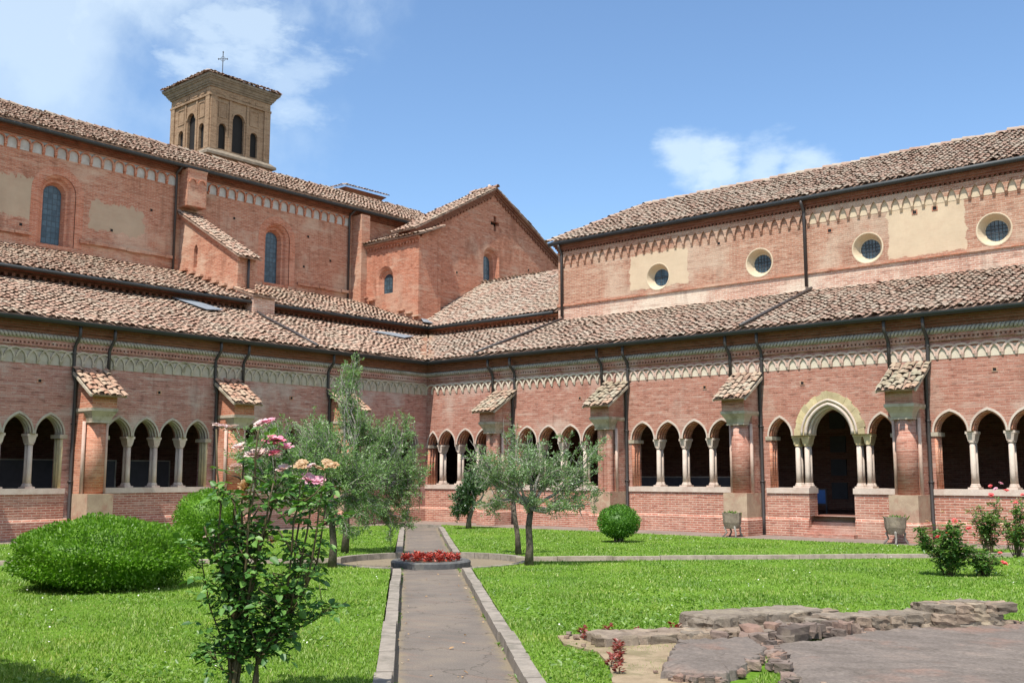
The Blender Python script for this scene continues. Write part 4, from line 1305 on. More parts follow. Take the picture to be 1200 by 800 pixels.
for s, l in ((0.95, 0.22),):
    mb.tube([Vector((cx, cy, zc + s)) - d * l, Vector((cx, cy, zc + s)) + d * l], 0.018, 6)
for k in range(10):
    a, b = 2 * math.pi * k / 10, 2 * math.pi * (k + 1) / 10
    mb.tube([Vector((cx, cy, zc + 0.95 + 0.12 * math.sin(a))) + d * 0.12 * math.cos(a), Vector((cx, cy, zc + 0.95 + 0.12 * math.sin(b))) + d * 0.12 * math.cos(b)], 0.012, 5)
for px_, pz_ in ((-0.22, 0.95), (0.22, 0.95), (0, 1.32)):
    mb.lathe((cx + d.x * px_, cy + d.y * px_, zc + pz_), [(0.01, -0.05), (0.045, 0), (0.01, 0.05)], 6)
obj('iron_cross', mb, M['iron'], BT)

TU = thing('crossing_turret', 'low square brick turret with a dark tiled edge behind the nave ridge', 'turret', (-18.6, 11.8, 0))
tx0, tx1, ty0, ty1 = -20.6, -17.0, 10.3, 13.0
mb = MB(); mb.box(tx0, tx1, ty0, ty1, 15.0, 17.40); obj('wall', mb, M['brick_tower'], TU)
mb = MB(); mb.taper(tx0, tx1, ty0, ty1, 17.40, tx0 - 0.2, tx1 + 0.2, ty0 - 0.2, ty1 + 0.2, 17.57); obj('eaves', mb, M['eaves'], TU)
mb = MB()
hx, hy = (tx1 - tx0) / 2 + 0.32, (ty1 - ty0) / 2 + 0.32
c0 = ((tx0 + tx1) / 2, (ty0 + ty1) / 2)
rs = 0.36
for O, A, S, h, l in (((tx1 + 0.32, ty0 - 0.32, 17.59), (0, 1, 0), (-1, 0, rs), hx, 2 * hy), ((tx0 - 0.32, ty0 - 0.32, 17.59), (1, 0, 0), (0, 1, rs * hx / hy), hy, 2 * hx)):
    tile_roof(mb, O, A, S, [(0, 0), (l, 0), (l / 2, h * math.hypot(1, S[2]))], seed=62, base=False)
    mb.mat = 1; o = np.array(O, float); mb.add([o, o + np.array(A, float) * l, (c0[0], c0[1], 17.59 + hx * rs)], [(0, 1, 2)])
obj('roof', mb, [M['tiles_old'], M['under']], TU, fix=False)

# putlog holes in the brickwork, their inner shade painted as dark squares
for T, par, mat, spots in ((TN, NV, 'hole_shade', [(-7.0, 10.9), (-5.4, 12.0), (2.3, 12.3), (3.6, 11.4), (2.1, 10.9), (-1.6, 12.4), (-10.4, 10.5)]), (TG, TP, 'hole_shade', [(7.9, 11.0), (13.1, 11.9)]),
                           (TD, DR, 'hole_shade', [(9.2, 9.62), (13.2, 9.45), (15.9, 9.60), (16.5, 9.62), (19.6, 9.5)]), (TR, WR, 'hole_shade', [(6.9, 4.1), (11.4, 4.2), (14.4, 4.15), (19.3, 4.2)]), (TL, WLF, 'hole_shade', [(14.0, 4.1), (10.6, 4.0), (6.0, 4.1)])):
    for u, z in spots:
        mb = MB(T)
        w = 0.055 if par in (NV, TP, DR) else 0.04
        mb.plate([(u - w - 0.03, z - w - 0.02), (u + w + 0.03, z - w - 0.02), (u + w + 0.03, z + w + 0.02), (u - w - 0.03, z + w + 0.02)], [[(u - w, z - w), (u + w, z - w), (u + w, z + w * 0.8), (u - w, z + w)]], Pn, 0.0, 0.014)
        mb.mat = 1; mb.box(u - w, u + w, 0.0, 0.004, z - w, z + w)
        obj('putlog_hole', mb, [M['brick_nave'], M[mat]], par)


# ------------------------------------------------------------------ ground, lawn, paths
PM = np.array((20.84, -20.19)); PU = np.array((-0.723, 0.691)); PV = np.array((0.691, 0.723))
to_xy = lambda s, t: tuple(PM + PU * s + PV * t)
SC_, RC_ = 11.6, 1.78                    # centre and radius of the little round at the crossing
HW = 0.52                                # half width of the main path
CW = 0.36                                # half width of the cross path
KB = 0.14                                # kerb

mb = MB(); mb.box(-300, 300, -300, 300, -1.0, -0.06)
t = NT('field'); g = obj('ground', mb, t.surf((0.09, 0.12, 0.04)))
tag(g, kind='structure')

# main path and cross path in worn brownish paving
t = NT('path_paving')
P_ = t.pos()
mp = t.node("ShaderNodeMapping"); mp.inputs["Rotation"].default_value = (0, 0, R(-46.3)); mp.inputs["Scale"].default_value = (1, 1, 1)
t.l.new(P_, mp.inputs["Vector"])
a = t.noise(P_, 1.1, 6, 0.65)
st = t.node("ShaderNodeMapping"); st.inputs["Scale"].default_value = (0.5, 5.0, 1); st.inputs["Rotation"].default_value = (0, 0, R(-43.7))
t.l.new(P_, st.inputs["Vector"])
b_ = t.noise(st.outputs[0], 2.0, 5, 0.6)
col = t.ramp(a, [(0.3, (0.125, 0.108, 0.092)), (0.5, (0.165, 0.140, 0.118)), (0.72, (0.215, 0.175, 0.135))])
col = t.mix(t.math('MULTIPLY', t.step(b_, 0.5, 0.68), 0.4), col, (0.22, 0.145, 0.11))
f = t.noise(P_, 60, 4, 0.75)
col = t.mix(0.5, col, t.ramp(f, [(0.3, (0.45, 0.45, 0.45)), (0.7, (1.5, 1.5, 1.5))]), 'MULTIPLY')
_s = t.node("ShaderNodeSeparateXYZ"); t.l.new(P_, _s.inputs[0])
_t = t.math('ABSOLUTE', t.math('ADD', t.math('MULTIPLY', t.math('SUBTRACT', _s.outputs[0], float(PM[0])), float(PV[0])), t.math('MULTIPLY', t.math('SUBTRACT', _s.outputs[1], float(PM[1])), float(PV[1]))))
_d = t.step(t.math('ADD', _t, t.math('MULTIPLY', t.math('SUBTRACT', t.noise(P_, 4.5, 6, 0.7), 0.5), 0.32)), 0.40, 0.52)   # grit gathered along the kerbs
col = t.mix(t.math('MULTIPLY', _d, 0.75), col, t.mix(t.noise(P_, 35, 3, 0.7), (0.15, 0.12, 0.075), (0.30, 0.245, 0.165)))
_v = t.node("ShaderNodeTexVoronoi", feature='DISTANCE_TO_EDGE'); _v.inputs["Scale"].default_value = 0.8
_w = t.node("ShaderNodeVectorMath", operation='ADD'); t.l.new(P_, _w.inputs[0])
_n = t.node("ShaderNodeTexNoise"); _n.inputs["Scale"].default_value = 2.5; _n.inputs["Detail"].default_value = 6; t.l.new(P_, _n.inputs["Vector"]); t.l.new(_n.outputs["Color"], _w.inputs[1])
t.l.new(_w.outputs[0], _v.inputs["Vector"])
col = t.mix(t.math('MULTIPLY', t.step(_v.outputs["Distance"], 0.012, 0.003), 0.6), col, (0.06, 0.05, 0.04))
M['path'] = t.surf(col, 0.95, t.bump(t.math('ADD', f, a), 0.4, 0.015), 0.15)
mb = MB()
pl = lambda s, t_, d: (*to_xy(s, t_), d)
mb.prism([(-6, -HW - 0.02), (27, -HW - 0.02), (27, HW + 0.02), (-6, HW + 0.02)], pl, -0.055, 0.0)
p = obj('path', mb, M['path']); tag(p, kind='structure')
mb = MB()
arc = lambda r, a0, a1, n: [(SC_ + r * math.cos(a0 + (a1 - a0) * i / n), r * math.sin(a0 + (a1 - a0) * i / n)) for i in range(n + 1)]
mb.prism(arc(RC_, 0, 2 * math.pi * 47 / 48, 47), pl, -0.05, 0.004)
mb.prism([(SC_ - CW, -14), (SC_ + CW, -14), (SC_ + CW, 14), (SC_ - CW, 14)], pl, -0.052, 0.002)
p = obj('path', mb, M['path']); tag(p, kind='structure')

# lawn quarters
LZ = 0.10
aM = math.asin((HW + KB) / RC_)          # where the round meets the main path
aC = math.acos(min(1, (CW + KB) / RC_))  # where it meets the cross path


def quarter(ss, tt):
    """outline of one lawn quarter in (s, t); ss = +1 far / -1 near, tt = +1 right / -1 left"""
    pts = []
    n = 10
    a0, a1 = aM, math.pi / 2 - math.asin((CW + KB - 0.03) / (RC_ + KB - 0.03))
    for i in range(n + 1):
        a = a0 + (a1 - a0) * i / n
        pts.append((SC_ + ss * (RC_ + KB - 0.03) * math.cos(a), tt * (RC_ + KB - 0.03) * math.sin(a)))
    pts += [(SC_ + ss * (CW + KB - 0.03), tt * 16), (SC_ + ss * 18, tt * 16), (SC_ + ss * 18, tt * (HW + KB - 0.03))]
    return pts


def clip(poly, keep, cross):
    out = []
    for i in range(len(poly)):
        a, b = poly[i], poly[(i + 1) % len(poly)]
        ka, kb = keep(a), keep(b)
        if ka >= 0: out.append(a)
        if (ka >= 0) != (kb >= 0):
            f = ka / (ka - kb); out.append((a[0] + (b[0] - a[0]) * f, a[1] + (b[1] - a[1]) * f))
    return out


YP, XP = -2.15, 1.65                     # front edges of the paved strips along the ranges
LAWNS = []
for ss in (1, -1):
    for tt in (1, -1):
        q = [to_xy(*p) for p in quarter(ss, tt)]
        q = clip(q, lambda p: YP - p[1], None); q = clip(q, lambda p: p[0] - XP, None)
        q = clip(q, lambda p: p[1] + 24.3, None); q = clip(q, lambda p: 30 - p[0], None)
        LAWNS.append(q)
t = NT('lawn'); P_ = t.pos()
n1 = t.noise(P_, 0.7, 5, 0.6); n2 = t.noise(P_, 22, 4, 0.7)
col = t.ramp(n1, [(0.3, (0.08, 0.16, 0.018)), (0.6, (0.13, 0.23, 0.028)), (0.8, (0.19, 0.26, 0.05))])
col = t.mix(0.6, col, t.ramp(n2, [(0.3, (0.35, 0.4, 0.3)), (0.7, (1.5, 1.5, 1.4))]), 'MULTIPLY')
M['lawn'] = t.surf(col, 0.95, t.bump(n2, 0.6, 0.04), 0.05)
mb = MB()
for q in LAWNS:
    mb.plate(q, [], lambda x, y, d: (x, y, d), -0.05, LZ)
l = obj('lawn', mb, M['lawn']); tag(l, kind='structure')

# kerbs
mb = MB()
far_s, near_s = 24.0, -6.0
ra = (RC_ + KB) * math.cos(aM)
rn = random.Random(12)
for tt in (1, -1):
    for s0, s1 in ((near_s, SC_ - ra), (SC_ + ra, far_s)):
        s = s0
        while s < s1 - 0.05:
            e = min(s + rn.uniform(0.75, 1.05), s1)
            dz, dt = rn.uniform(-0.008, 0.008), rn.uniform(-0.008, 0.008)
            a, b = sorted((tt * HW, tt * (HW + KB)))
            mb.prism([(s, a + dt), (e - 0.012, a + dt), (e - 0.012, b + dt), (s, b + dt)], pl, -0.04, 0.118 + dz)
            s = e
    for ss in (1, -1):
        s = 1.68
        while s < 15 and ss > 0:
            e = s + rn.uniform(0.8, 1.1)
            dz = rn.uniform(-0.006, 0.006)
            mb.mat = 1
            a, b = sorted((SC_ + ss * CW, SC_ + ss * (CW + KB)))
            mb.prism([(a, tt * s), (b, tt * s), (b, tt * (e - 0.012)), (a, tt * (e - 0.012))], pl, -0.04, 0.113 + dz)
            s = e
        mb.mat = 0
        a0, a1 = aM, math.pi / 2 - math.asin((CW + KB) / (RC_ + KB))
        n = 5
        for i in range(n):
            p0, p1 = a0 + (a1 - a0) * i / n, a0 + (a1 - a0) * (i + 0.97) / n
            f_ = lambda r, a: (SC_ + ss * r * math.cos(a), tt * r * math.sin(a))
            mb.prism([f_(RC_, p0), f_(RC_ + KB, p0), f_(RC_ + KB, (p0 + p1) / 2), f_(RC_ + KB, p1), f_(RC_, p1), f_(RC_, (p0 + p1) / 2)], pl, -0.04, 0.116)
k = obj('kerb', mb, [M['kerb'], M['kerb_tan']]); tag(k, kind='structure')

# paved strips along the two ranges
t = NT('pavement_brick'); P_ = t.pos()
a = t.noise(P_, 0.9, 6, 0.65); f = t.noise(P_, 40, 4, 0.7)
col = t.ramp(a, [(0.3, (0.17, 0.13, 0.11)), (0.55, (0.24, 0.185, 0.155)), (0.75, (0.29, 0.215, 0.17))])
col = t.mix(0.4, col, t.ramp(f, [(0.3, (0.5, 0.5, 0.5)), (0.7, (1.4, 1.4, 1.4))]), 'MULTIPLY')
M['pavement'] = t.surf(col, 0.95, t.bump(f, 0.3, 0.01), 0.15)
mb = MB()
mb.prism([(0.0, 0.0), (0.0, -24.5), (XP, -24.5), (XP, YP), (27, YP), (27, 0.0)], lambda x, y, d: (x, y, d), -0.05, 0.075)
k = obj('pavement', mb, M['pavement']); tag(k, kind='structure')
mb = MB()
x = XP
while x < 26.5:
    mb.box(x, x + 0.97, YP - 0.12, YP - 0.004, -0.04, 0.095 + rn.uniform(-0.006, 0.006)); x += 0.98
y = YP - 0.13
while y > -24:
    mb.box(XP + 0.004, XP + 0.12, y - 0.97, y, -0.04, 0.105 + rn.uniform(-0.006, 0.006)); y -= 0.98
k = obj('kerb', mb, M['kerb']); tag(k, kind='structure')

# ------------------------------------------------------------------ ruin in the near right lawn
RUIN = thing('ruined_foundation', 'low ruined foundation of grey brown old bricks edging sunken brick paving', 'ruin', (22.0, -16.6, 0.1))
def pave(name, poly, z, mat, parent=None):
    mb = MB(); mb.plate(poly, [], lambda x, y, d: (x, y, d), 0.0, z); return obj(name, mb, mat, parent)
# bare sandy soil round it
sand = ragged(0, 1, 0, 1, 40, 0.03, 71)
quad = [(20.1, -18.05), (21.75, -19.75), (22.6, -18.4), (21.8, -15.2), (21.2, -15.0)]
mb = MB(); mb.plate([(20.05, -17.95), (20.4, -18.3), (20.9, -18.45), (21.35, -18.9), (21.8, -19.5), (22.2, -19.6), (22.4, -18.6), (22.2, -17.5), (21.9, -16.6), (22.2, -15.9), (22.9, -14.9), (23.3, -14.2), (23.1, -13.9), (22.5, -14.35), (21.9, -15.0), (21.55, -15.35), (21.2, -15.2), (21.0, -15.6), (21.1, -16.1), (20.85, -16.7), (20.6, -17.3), (20.2, -17.6)],
                    [], lambda x, y, d: (x, y, d), 0.0, LZ + 0.022)
k = obj('soil', mb, M['sand']); tag(k, kind='structure')
t = NT('old_paving'); P_ = t.pos()
st = t.node("ShaderNodeMapping"); st.inputs["Scale"].default_value = (1.0, 6.0, 1); st.inputs["Rotation"].default_value = (0, 0, R(-40))
t.l.new(P_, st.inputs["Vector"])
a = t.noise(st.outputs[0], 0.9, 6, 0.65); f = t.noise(P_, 30, 5, 0.75); c_ = t.noise(P_, 1.1, 5, 0.6)
a = t.math('ADD', t.math('MULTIPLY', a, 0.35), t.math('MULTIPLY', t.noise(P_, 2.6, 7, 0.7), 0.65))
col = t.ramp(a, [(0.35, (0.115, 0.095, 0.08)), (0.52, (0.165, 0.138, 0.118)), (0.68, (0.215, 0.17, 0.14))])
col = t.mix(t.math('MULTIPLY', t.step(c_, 0.53, 0.66), 0.45), col, (0.26, 0.15, 0.11))
col = t.mix(0.5, col, t.ramp(f, [(0.3, (0.4, 0.4, 0.4)), (0.7, (1.5, 1.5, 1.5))]), 'MULTIPLY')
M['old_paving'] = t.surf(col, 0.95, t.bump(t.math('ADD', f, a), 0.5, 0.015), 0.12)
PAVE = [(21.95, -17.15), (22.2, -16.7), (22.1, -15.95), (22.6, -15.2), (23.25, -14.35), (25.5, -13.0), (27.5, -16.0), (25.0, -19.0), (23.4, -19.4), (22.35, -17.75)]
def worn_slab(mb, poly, z, seed):
    """flat old stone with a gently uneven top and a broken edge"""
    rn = random.Random(seed); out = []
    for i in range(len(poly)):
        a, b = Vector(poly[i]), Vector(poly[(i + 1) % len(poly)])
        m = max(2, int((b - a).length / 0.06)); nrm = Vector((b.y - a.y, a.x - b.x)).normalized()
        for k in range(m): out.append(a + (b - a) * (k / m) + nrm * rn.uniform(-0.022, 0.022))
    n = len(out); c = sum(out, Vector((0, 0))) / n
    vs = []
    for q, zz in ((1.03, 0.02), (1.0, z * 0.65), (0.985, z - 0.012), (0.95, z), (0.6, z + 0.006), (0.25, z - 0.004)):
        for i, p in enumerate(out):
            x = c + (p - c) * q
            vs.append((x.x, x.y, zz + (rn.uniform(-0.012, 0.012) if 0.9 < q < 1.02 else rn.uniform(-0.004, 0.004))))
    fs = [(r * n + i, r * n + (i + 1) % n, (r + 1) * n + (i + 1) % n, (r + 1) * n + i) for r in range(5) for i in range(n)]
    fs.append(tuple(5 * n + i for i in range(n)))
    mb.add(vs, fs)


mb = MB()
worn_slab(mb, [(21.30, -17.72), (21.72, -17.15), (22.10, -17.55), (22.30, -18.05), (22.45, -18.9), (22.0, -19.15)], 0.185, 3)
obj('stone_slab', mb, M['old_paving'], RUIN)
mb = MB(); worn_slab(mb, PAVE, LZ + 0.055, 4); obj('old_floor', mb, M['old_paving'], RUIN)


def rubble_line(mb, pts, w, h, step, seed, hz=0.1):
    """courses of worn old bricks along a line, tops flush, broken faces"""
    rn = random.Random(seed)
    pts = [Vector((p[0], p[1], 0)) for p in pts]
    for a, b in zip(pts[:-1], pts[1:]):
        d = (b - a); L = d.length; d.normalize(); s = Vector((-d.y, d.x, 0)); ang = math.atan2(d.y, d.x)
        rows = max(1, int(round(h / 0.085)))
        for r_ in range(rows):
            for c in range(max(1, int(w / 0.125))):
                k = rn.uniform(-0.1, 0.0)
                while k < L:
                    l = rn.uniform(0.11, 0.25)
                    if not (r_ == rows - 1 and rn.random() < 0.10):
                        p = a + d * (k + l / 2) + s * ((c + 0.5) * 0.125 - w / 2 + rn.uniform(-0.02, 0.02))
                        mb.rock((p.x, p.y, hz + 0.085 * (r_ + 0.5) + rn.uniform(-0.008, 0.008)), (l * 1.12, 0.15, 0.102), rn.random() * 1e6, ang + rn.uniform(-0.1, 0.1), 0.13, 2)
                    k += l


mb = MB()
rubble_line(mb, [(20.62, -18.12), (21.05, -17.35), (21.30, -16.95), (21.62, -16.55)], 0.42, 0.09, 0.2, 5)
rubble_line(mb, [(21.02, -16.95), (21.25, -16.2), (21.62, -15.55)], 0.5, 0.17, 0.2, 6)
rubble_line(mb, [(21.85, -16.25), (22.25, -15.6), (22.62, -15.0)], 0.36, 0.17, 0.2, 7)
rubble_line(mb, [(22.62, -15.0), (23.0, -14.38)], 0.58, 0.23, 0.2, 8)
obj('footing_wall', mb, M['ruin'], RUIN)
def band(pts, w):
    a = [Vector(p) for p in pts]; l, r = [], []
    for i, p in enumerate(a):
        d = (a[min(i + 1, len(a) - 1)] - a[max(i - 1, 0)]).normalized(); n = Vector((-d.y, d.x)) * w / 2
        l.append(tuple(p + n)); r.append(tuple(p - n))
    return l + r[::-1]
mb = MB()
def capping(pts, w, z, seed):
    rn_ = random.Random(seed)
    q = [Vector(p) for p in pts]
    for a, b in zip(q[:-1], q[1:]):
        m = max(1, int((b - a).length / 0.42)); cuts = [0] + [(k + rn_.uniform(-0.25, 0.25)) / m for k in range(1, m)] + [1]
        for f0, f1 in zip(cuts[:-1], cuts[1:]):
            worn_slab(mb, band([a + (b - a) * (f0 + 0.01), a + (b - a) * (f1 - 0.01)], w * rn_.uniform(0.86, 1.0)), z + rn_.uniform(-0.012, 0.012), rn_.random())
capping([(20.62, -18.12), (21.05, -17.35), (21.30, -16.95), (21.62, -16.55)], 0.46, 0.20, 1)
capping([(21.02, -16.95), (21.25, -16.2), (21.62, -15.55)], 0.54, 0.285, 2)
capping([(21.95, -16.08), (22.25, -15.6), (22.62, -15.0)], 0.38, 0.285, 3)
capping([(22.62, -15.0), (23.0, -14.38)], 0.60, 0.35, 4)
obj('capping', mb, M['ruin'], RUIN)
rn = random.Random(77)
mb = MB()
for k in range(46):
    f_ = rn.random()
    x = 21.72 + 0.42 * f_ + rn.gauss(0, 0.12); y = -17.15 + 1.15 * f_ + rn.gauss(0, 0.13)
    s = rn.uniform(0.06, 0.17)
    mb.rock((x, y, LZ + s * 0.4 + rn.uniform(0, 0.06)), (s * rn.uniform(1, 1.6), s, s * rn.uniform(0.6, 1.0)), k, rn.uniform(0, 6), 0.2, 1)
for k in range(60):
    x, y = rn.choice([(20.4, -17.9), (21.9, -17.0), (22.3, -19.1), (23.3, -14.3), (21.3, -15.3)])
    x += rn.gauss(0, 0.22); y += rn.gauss(0, 0.22); s = rn.uniform(0.02, 0.06)
    mb.rock((x, y, LZ + 0.03 + s * 0.3), (s * 1.4, s, s * 0.8), k + 200, rn.uniform(0, 6), 0.2, 1)
for a, b, cnt in (((22.42, -17.95), (21.95, -17.15), 26), ((22.45, -18.95), (22.0, -19.2), 20), ((22.1, -17.6), (22.42, -18.85), 18), ((22.42, -17.95), (23.3, -19.4), 24), ((21.95, -16.7), (22.6, -15.3), 22)):
    for k in range(cnt):
        f_ = rn.random(); s = rn.uniform(0.03, 0.10)
        x = a[0] + (b[0] - a[0]) * f_ + rn.gauss(0, 0.035); y = a[1] + (b[1] - a[1]) * f_ + rn.gauss(0, 0.035)
        mb.rock((x, y, LZ + 0.02 + s * 0.3), (s * rn.uniform(1, 1.8), s, s * rn.uniform(0.5, 0.9)), k + 900 + int(100 * x), rn.uniform(0, 6), 0.2, 1)
tag(obj('rubble', mb, M['ruin_red'], RUIN), kind='stuff')

# ------------------------------------------------------------------ round flower bed at the crossing
BX, BY = to_xy(11.38, 0.02)
BED = thing('flower_bed', 'round flower bed with a dark stone rim where the garden paths cross', 'flower bed', (BX, BY, 0))
mb = MB(); mb.lathe((BX, BY, 0), [(0.60, 0.0), (0.74, 0.0), (0.745, 0.10), (0.72, 0.125), (0.62, 0.125), (0.60, 0.10)], 40)
obj('stone_rim', mb, M['slate'], BED)
mb = MB(); mb.lathe((BX, BY, 0), [(0.59, 0.0), (0.602, 0.085), (0.3, 0.115), (0.02, 0.12)], 32); obj('soil', mb, M['soil'], BED)

# ------------------------------------------------------------------ planters before the buttresses
def leafmat(name, stops, trans=0.35, gloss=0.06, rough=0.45, tint=(0.8, 1.0, 0.35), var=0.35):
    t = NT(name)
    g = t.node("ShaderNodeNewGeometry")
    col = t.ramp(g.outputs["Random Per Island"], stops)
    n = t.noise(g.outputs["Position"], 1.6, 4, 0.6)
    col = t.mix(var, col, t.ramp(n, [(0.3, (0.5, 0.55, 0.45)), (0.7, (1.45, 1.4, 1.3))]), 'MULTIPLY')
    return t.leaf(col, trans, gloss, rough, tint)


M['box_leaf'] = leafmat('box_leaves', [(0.0, (0.095, 0.215, 0.014)), (0.6, (0.15, 0.315, 0.022)), (1.0, (0.23, 0.40, 0.045))], 0.42, 0.03, 0.5)
M['ball_leaf'] = leafmat('topiary_leaves', [(0.0, (0.055, 0.155, 0.018)), (0.6, (0.095, 0.235, 0.022)), (1.0, (0.16, 0.32, 0.045))], 0.36, 0.03, 0.5)
M['olive_leaf'] = leafmat('olive_leaves', [(0.0, (0.125, 0.215, 0.075)), (0.45, (0.205, 0.325, 0.125)), (0.8, (0.30, 0.42, 0.21)), (1.0, (0.45, 0.52, 0.37))], 0.42, 0.05, 0.45, (0.9, 1.0, 0.5))
M['olive_green'] = leafmat('olive_leaves_green', [(0.0, (0.115, 0.215, 0.060)), (0.45, (0.19, 0.325, 0.10)), (0.8, (0.28, 0.42, 0.175)), (1.0, (0.42, 0.51, 0.32))], 0.42, 0.04, 0.45, (0.9, 1.0, 0.5))
M['shrub_leaf'] = leafmat('shrub_leaves', [(0.0, (0.030, 0.080, 0.022)), (0.7, (0.065, 0.135, 0.04)), (1.0, (0.12, 0.19, 0.08))], 0.3, 0.06)
M['rose_leaf'] = leafmat('rose_leaves', [(0.0, (0.042, 0.125, 0.026)), (0.55, (0.082, 0.20, 0.038)), (0.85, (0.14, 0.28, 0.055)), (1.0, (0.22, 0.35, 0.10))], 0.30, 0.04, 0.5, (0.9, 1.0, 0.3), 0.25)
M['rose_leaf_light'] = leafmat('rose_leaves_light', [(0.0, (0.055, 0.135, 0.026)), (0.55, (0.105, 0.22, 0.042)), (0.88, (0.18, 0.28, 0.065)), (1.0, (0.30, 0.20, 0.10))], 0.36, 0.04)
M['weed_leaf'] = leafmat('plant_leaves', [(0.0, (0.10, 0.20, 0.025)), (1.0, (0.21, 0.33, 0.06))], 0.38, 0.04)
M['red_leaf'] = leafmat('red_leaves', [(0.0, (0.12, 0.022, 0.016)), (0.6, (0.235, 0.045, 0.028)), (1.0, (0.36, 0.10, 0.06))], 0.3, 0.05, 0.45, (1.0, 0.5, 0.4), 0.25)
M['begonia'] = leafmat('begonia_flowers', [(0.0, (0.16, 0.02, 0.014)), (0.45, (0.40, 0.045, 0.03)), (1.0, (0.62, 0.13, 0.08))], 0.3, 0.04, 0.45, (1.0, 0.5, 0.4), 0.2)
M['petal_pink'] = leafmat('pink_petals', [(0.0, (0.68, 0.16, 0.26)), (0.6, (0.78, 0.28, 0.38)), (1.0, (0.84, 0.44, 0.52))], 0.3, 0.03, 0.5, (1.0, 0.6, 0.7), 0.1)
M['petal_light'] = leafmat('light_pink_petals', [(0.0, (0.72, 0.30, 0.42)), (0.6, (0.80, 0.45, 0.54)), (1.0, (0.84, 0.62, 0.66))], 0.3, 0.03, 0.5, (1.0, 0.7, 0.8), 0.1)
M['petal_pale'] = leafmat('faded_petals', [(0.0, (0.62, 0.42, 0.38)), (0.6, (0.74, 0.60, 0.54)), (1.0, (0.66, 0.52, 0.58))], 0.3, 0.03, 0.5, (1.0, 0.8, 0.8), 0.15)
M['petal_dry'] = leafmat('withered_petals', [(0.0, (0.36, 0.20, 0.09)), (0.6, (0.50, 0.33, 0.18)), (1.0, (0.62, 0.48, 0.33))], 0.3, 0.02, 0.6, (1.0, 0.8, 0.5), 0.2)
M['petal_red'] = leafmat('red_petals', [(0.0, (0.62, 0.05, 0.06)), (0.6, (0.74, 0.11, 0.12)), (1.0, (0.80, 0.25, 0.20))], 0.3, 0.03, 0.5, (1.0, 0.5, 0.5), 0.1)


def unit(v):
    return v / np.maximum(np.linalg.norm(v, axis=-1, keepdims=True), 1e-9)


def leaf_quads(P, D, L, W, rng, up=None):
    """rhombic leaves: P base points, D directions, L lengths, W widths -> V, F"""
    n = len(P)
    D = unit(D)
    q = rng.normal(size=(n, 3)) if up is None else up + rng.normal(scale=0.45, size=(n, 3))
    S = unit(np.cross(D, q)); L = np.broadcast_to(L, n)[:, None]; W = np.broadcast_to(W, n)[:, None]
    N = np.cross(S, D)
    V = np.stack([P, P + D * L * 0.5 + S * W * 0.5 + N * W * 0.12, P + D * L, P + D * L * 0.5 - S * W * 0.5 + N * W * 0.12], axis=1).reshape(-1, 3)
    F = np.arange(4 * n).reshape(n, 4)
    return V, F


def broad_leaves(P, D, L, W, rng, up):
    """broad pointed leaves folded along the midrib, two quads each"""
    n = len(P); D = unit(D)
    S = unit(np.cross(D, up + rng.normal(scale=0.35, size=(n, 3)))); N = np.cross(S, D)
    L = np.broadcast_to(L, n)[:, None]; W = np.broadcast_to(W, n)[:, None]
    V = np.stack([P, P + D * L * 0.32 + S * W * 0.5 + N * W * 0.16, P + D * L * 0.72 + S * W * 0.36 + N * W * 0.10, P + D * L - N * L * 0.08,
                  P + D * L * 0.72 - S * W * 0.36 + N * W * 0.10, P + D * L * 0.32 - S * W * 0.5 + N * W * 0.16], axis=1).reshape(-1, 3)
    b = (np.arange(n) * 6)[:, None]
    F = np.concatenate([np.concatenate([b, b + 1, b + 2, b + 3], 1), np.concatenate([b, b + 3, b + 4, b + 5], 1)])
    return V, F


def sphere_dirs(n, rng):
    return unit(rng.normal(size=(n, 3)))


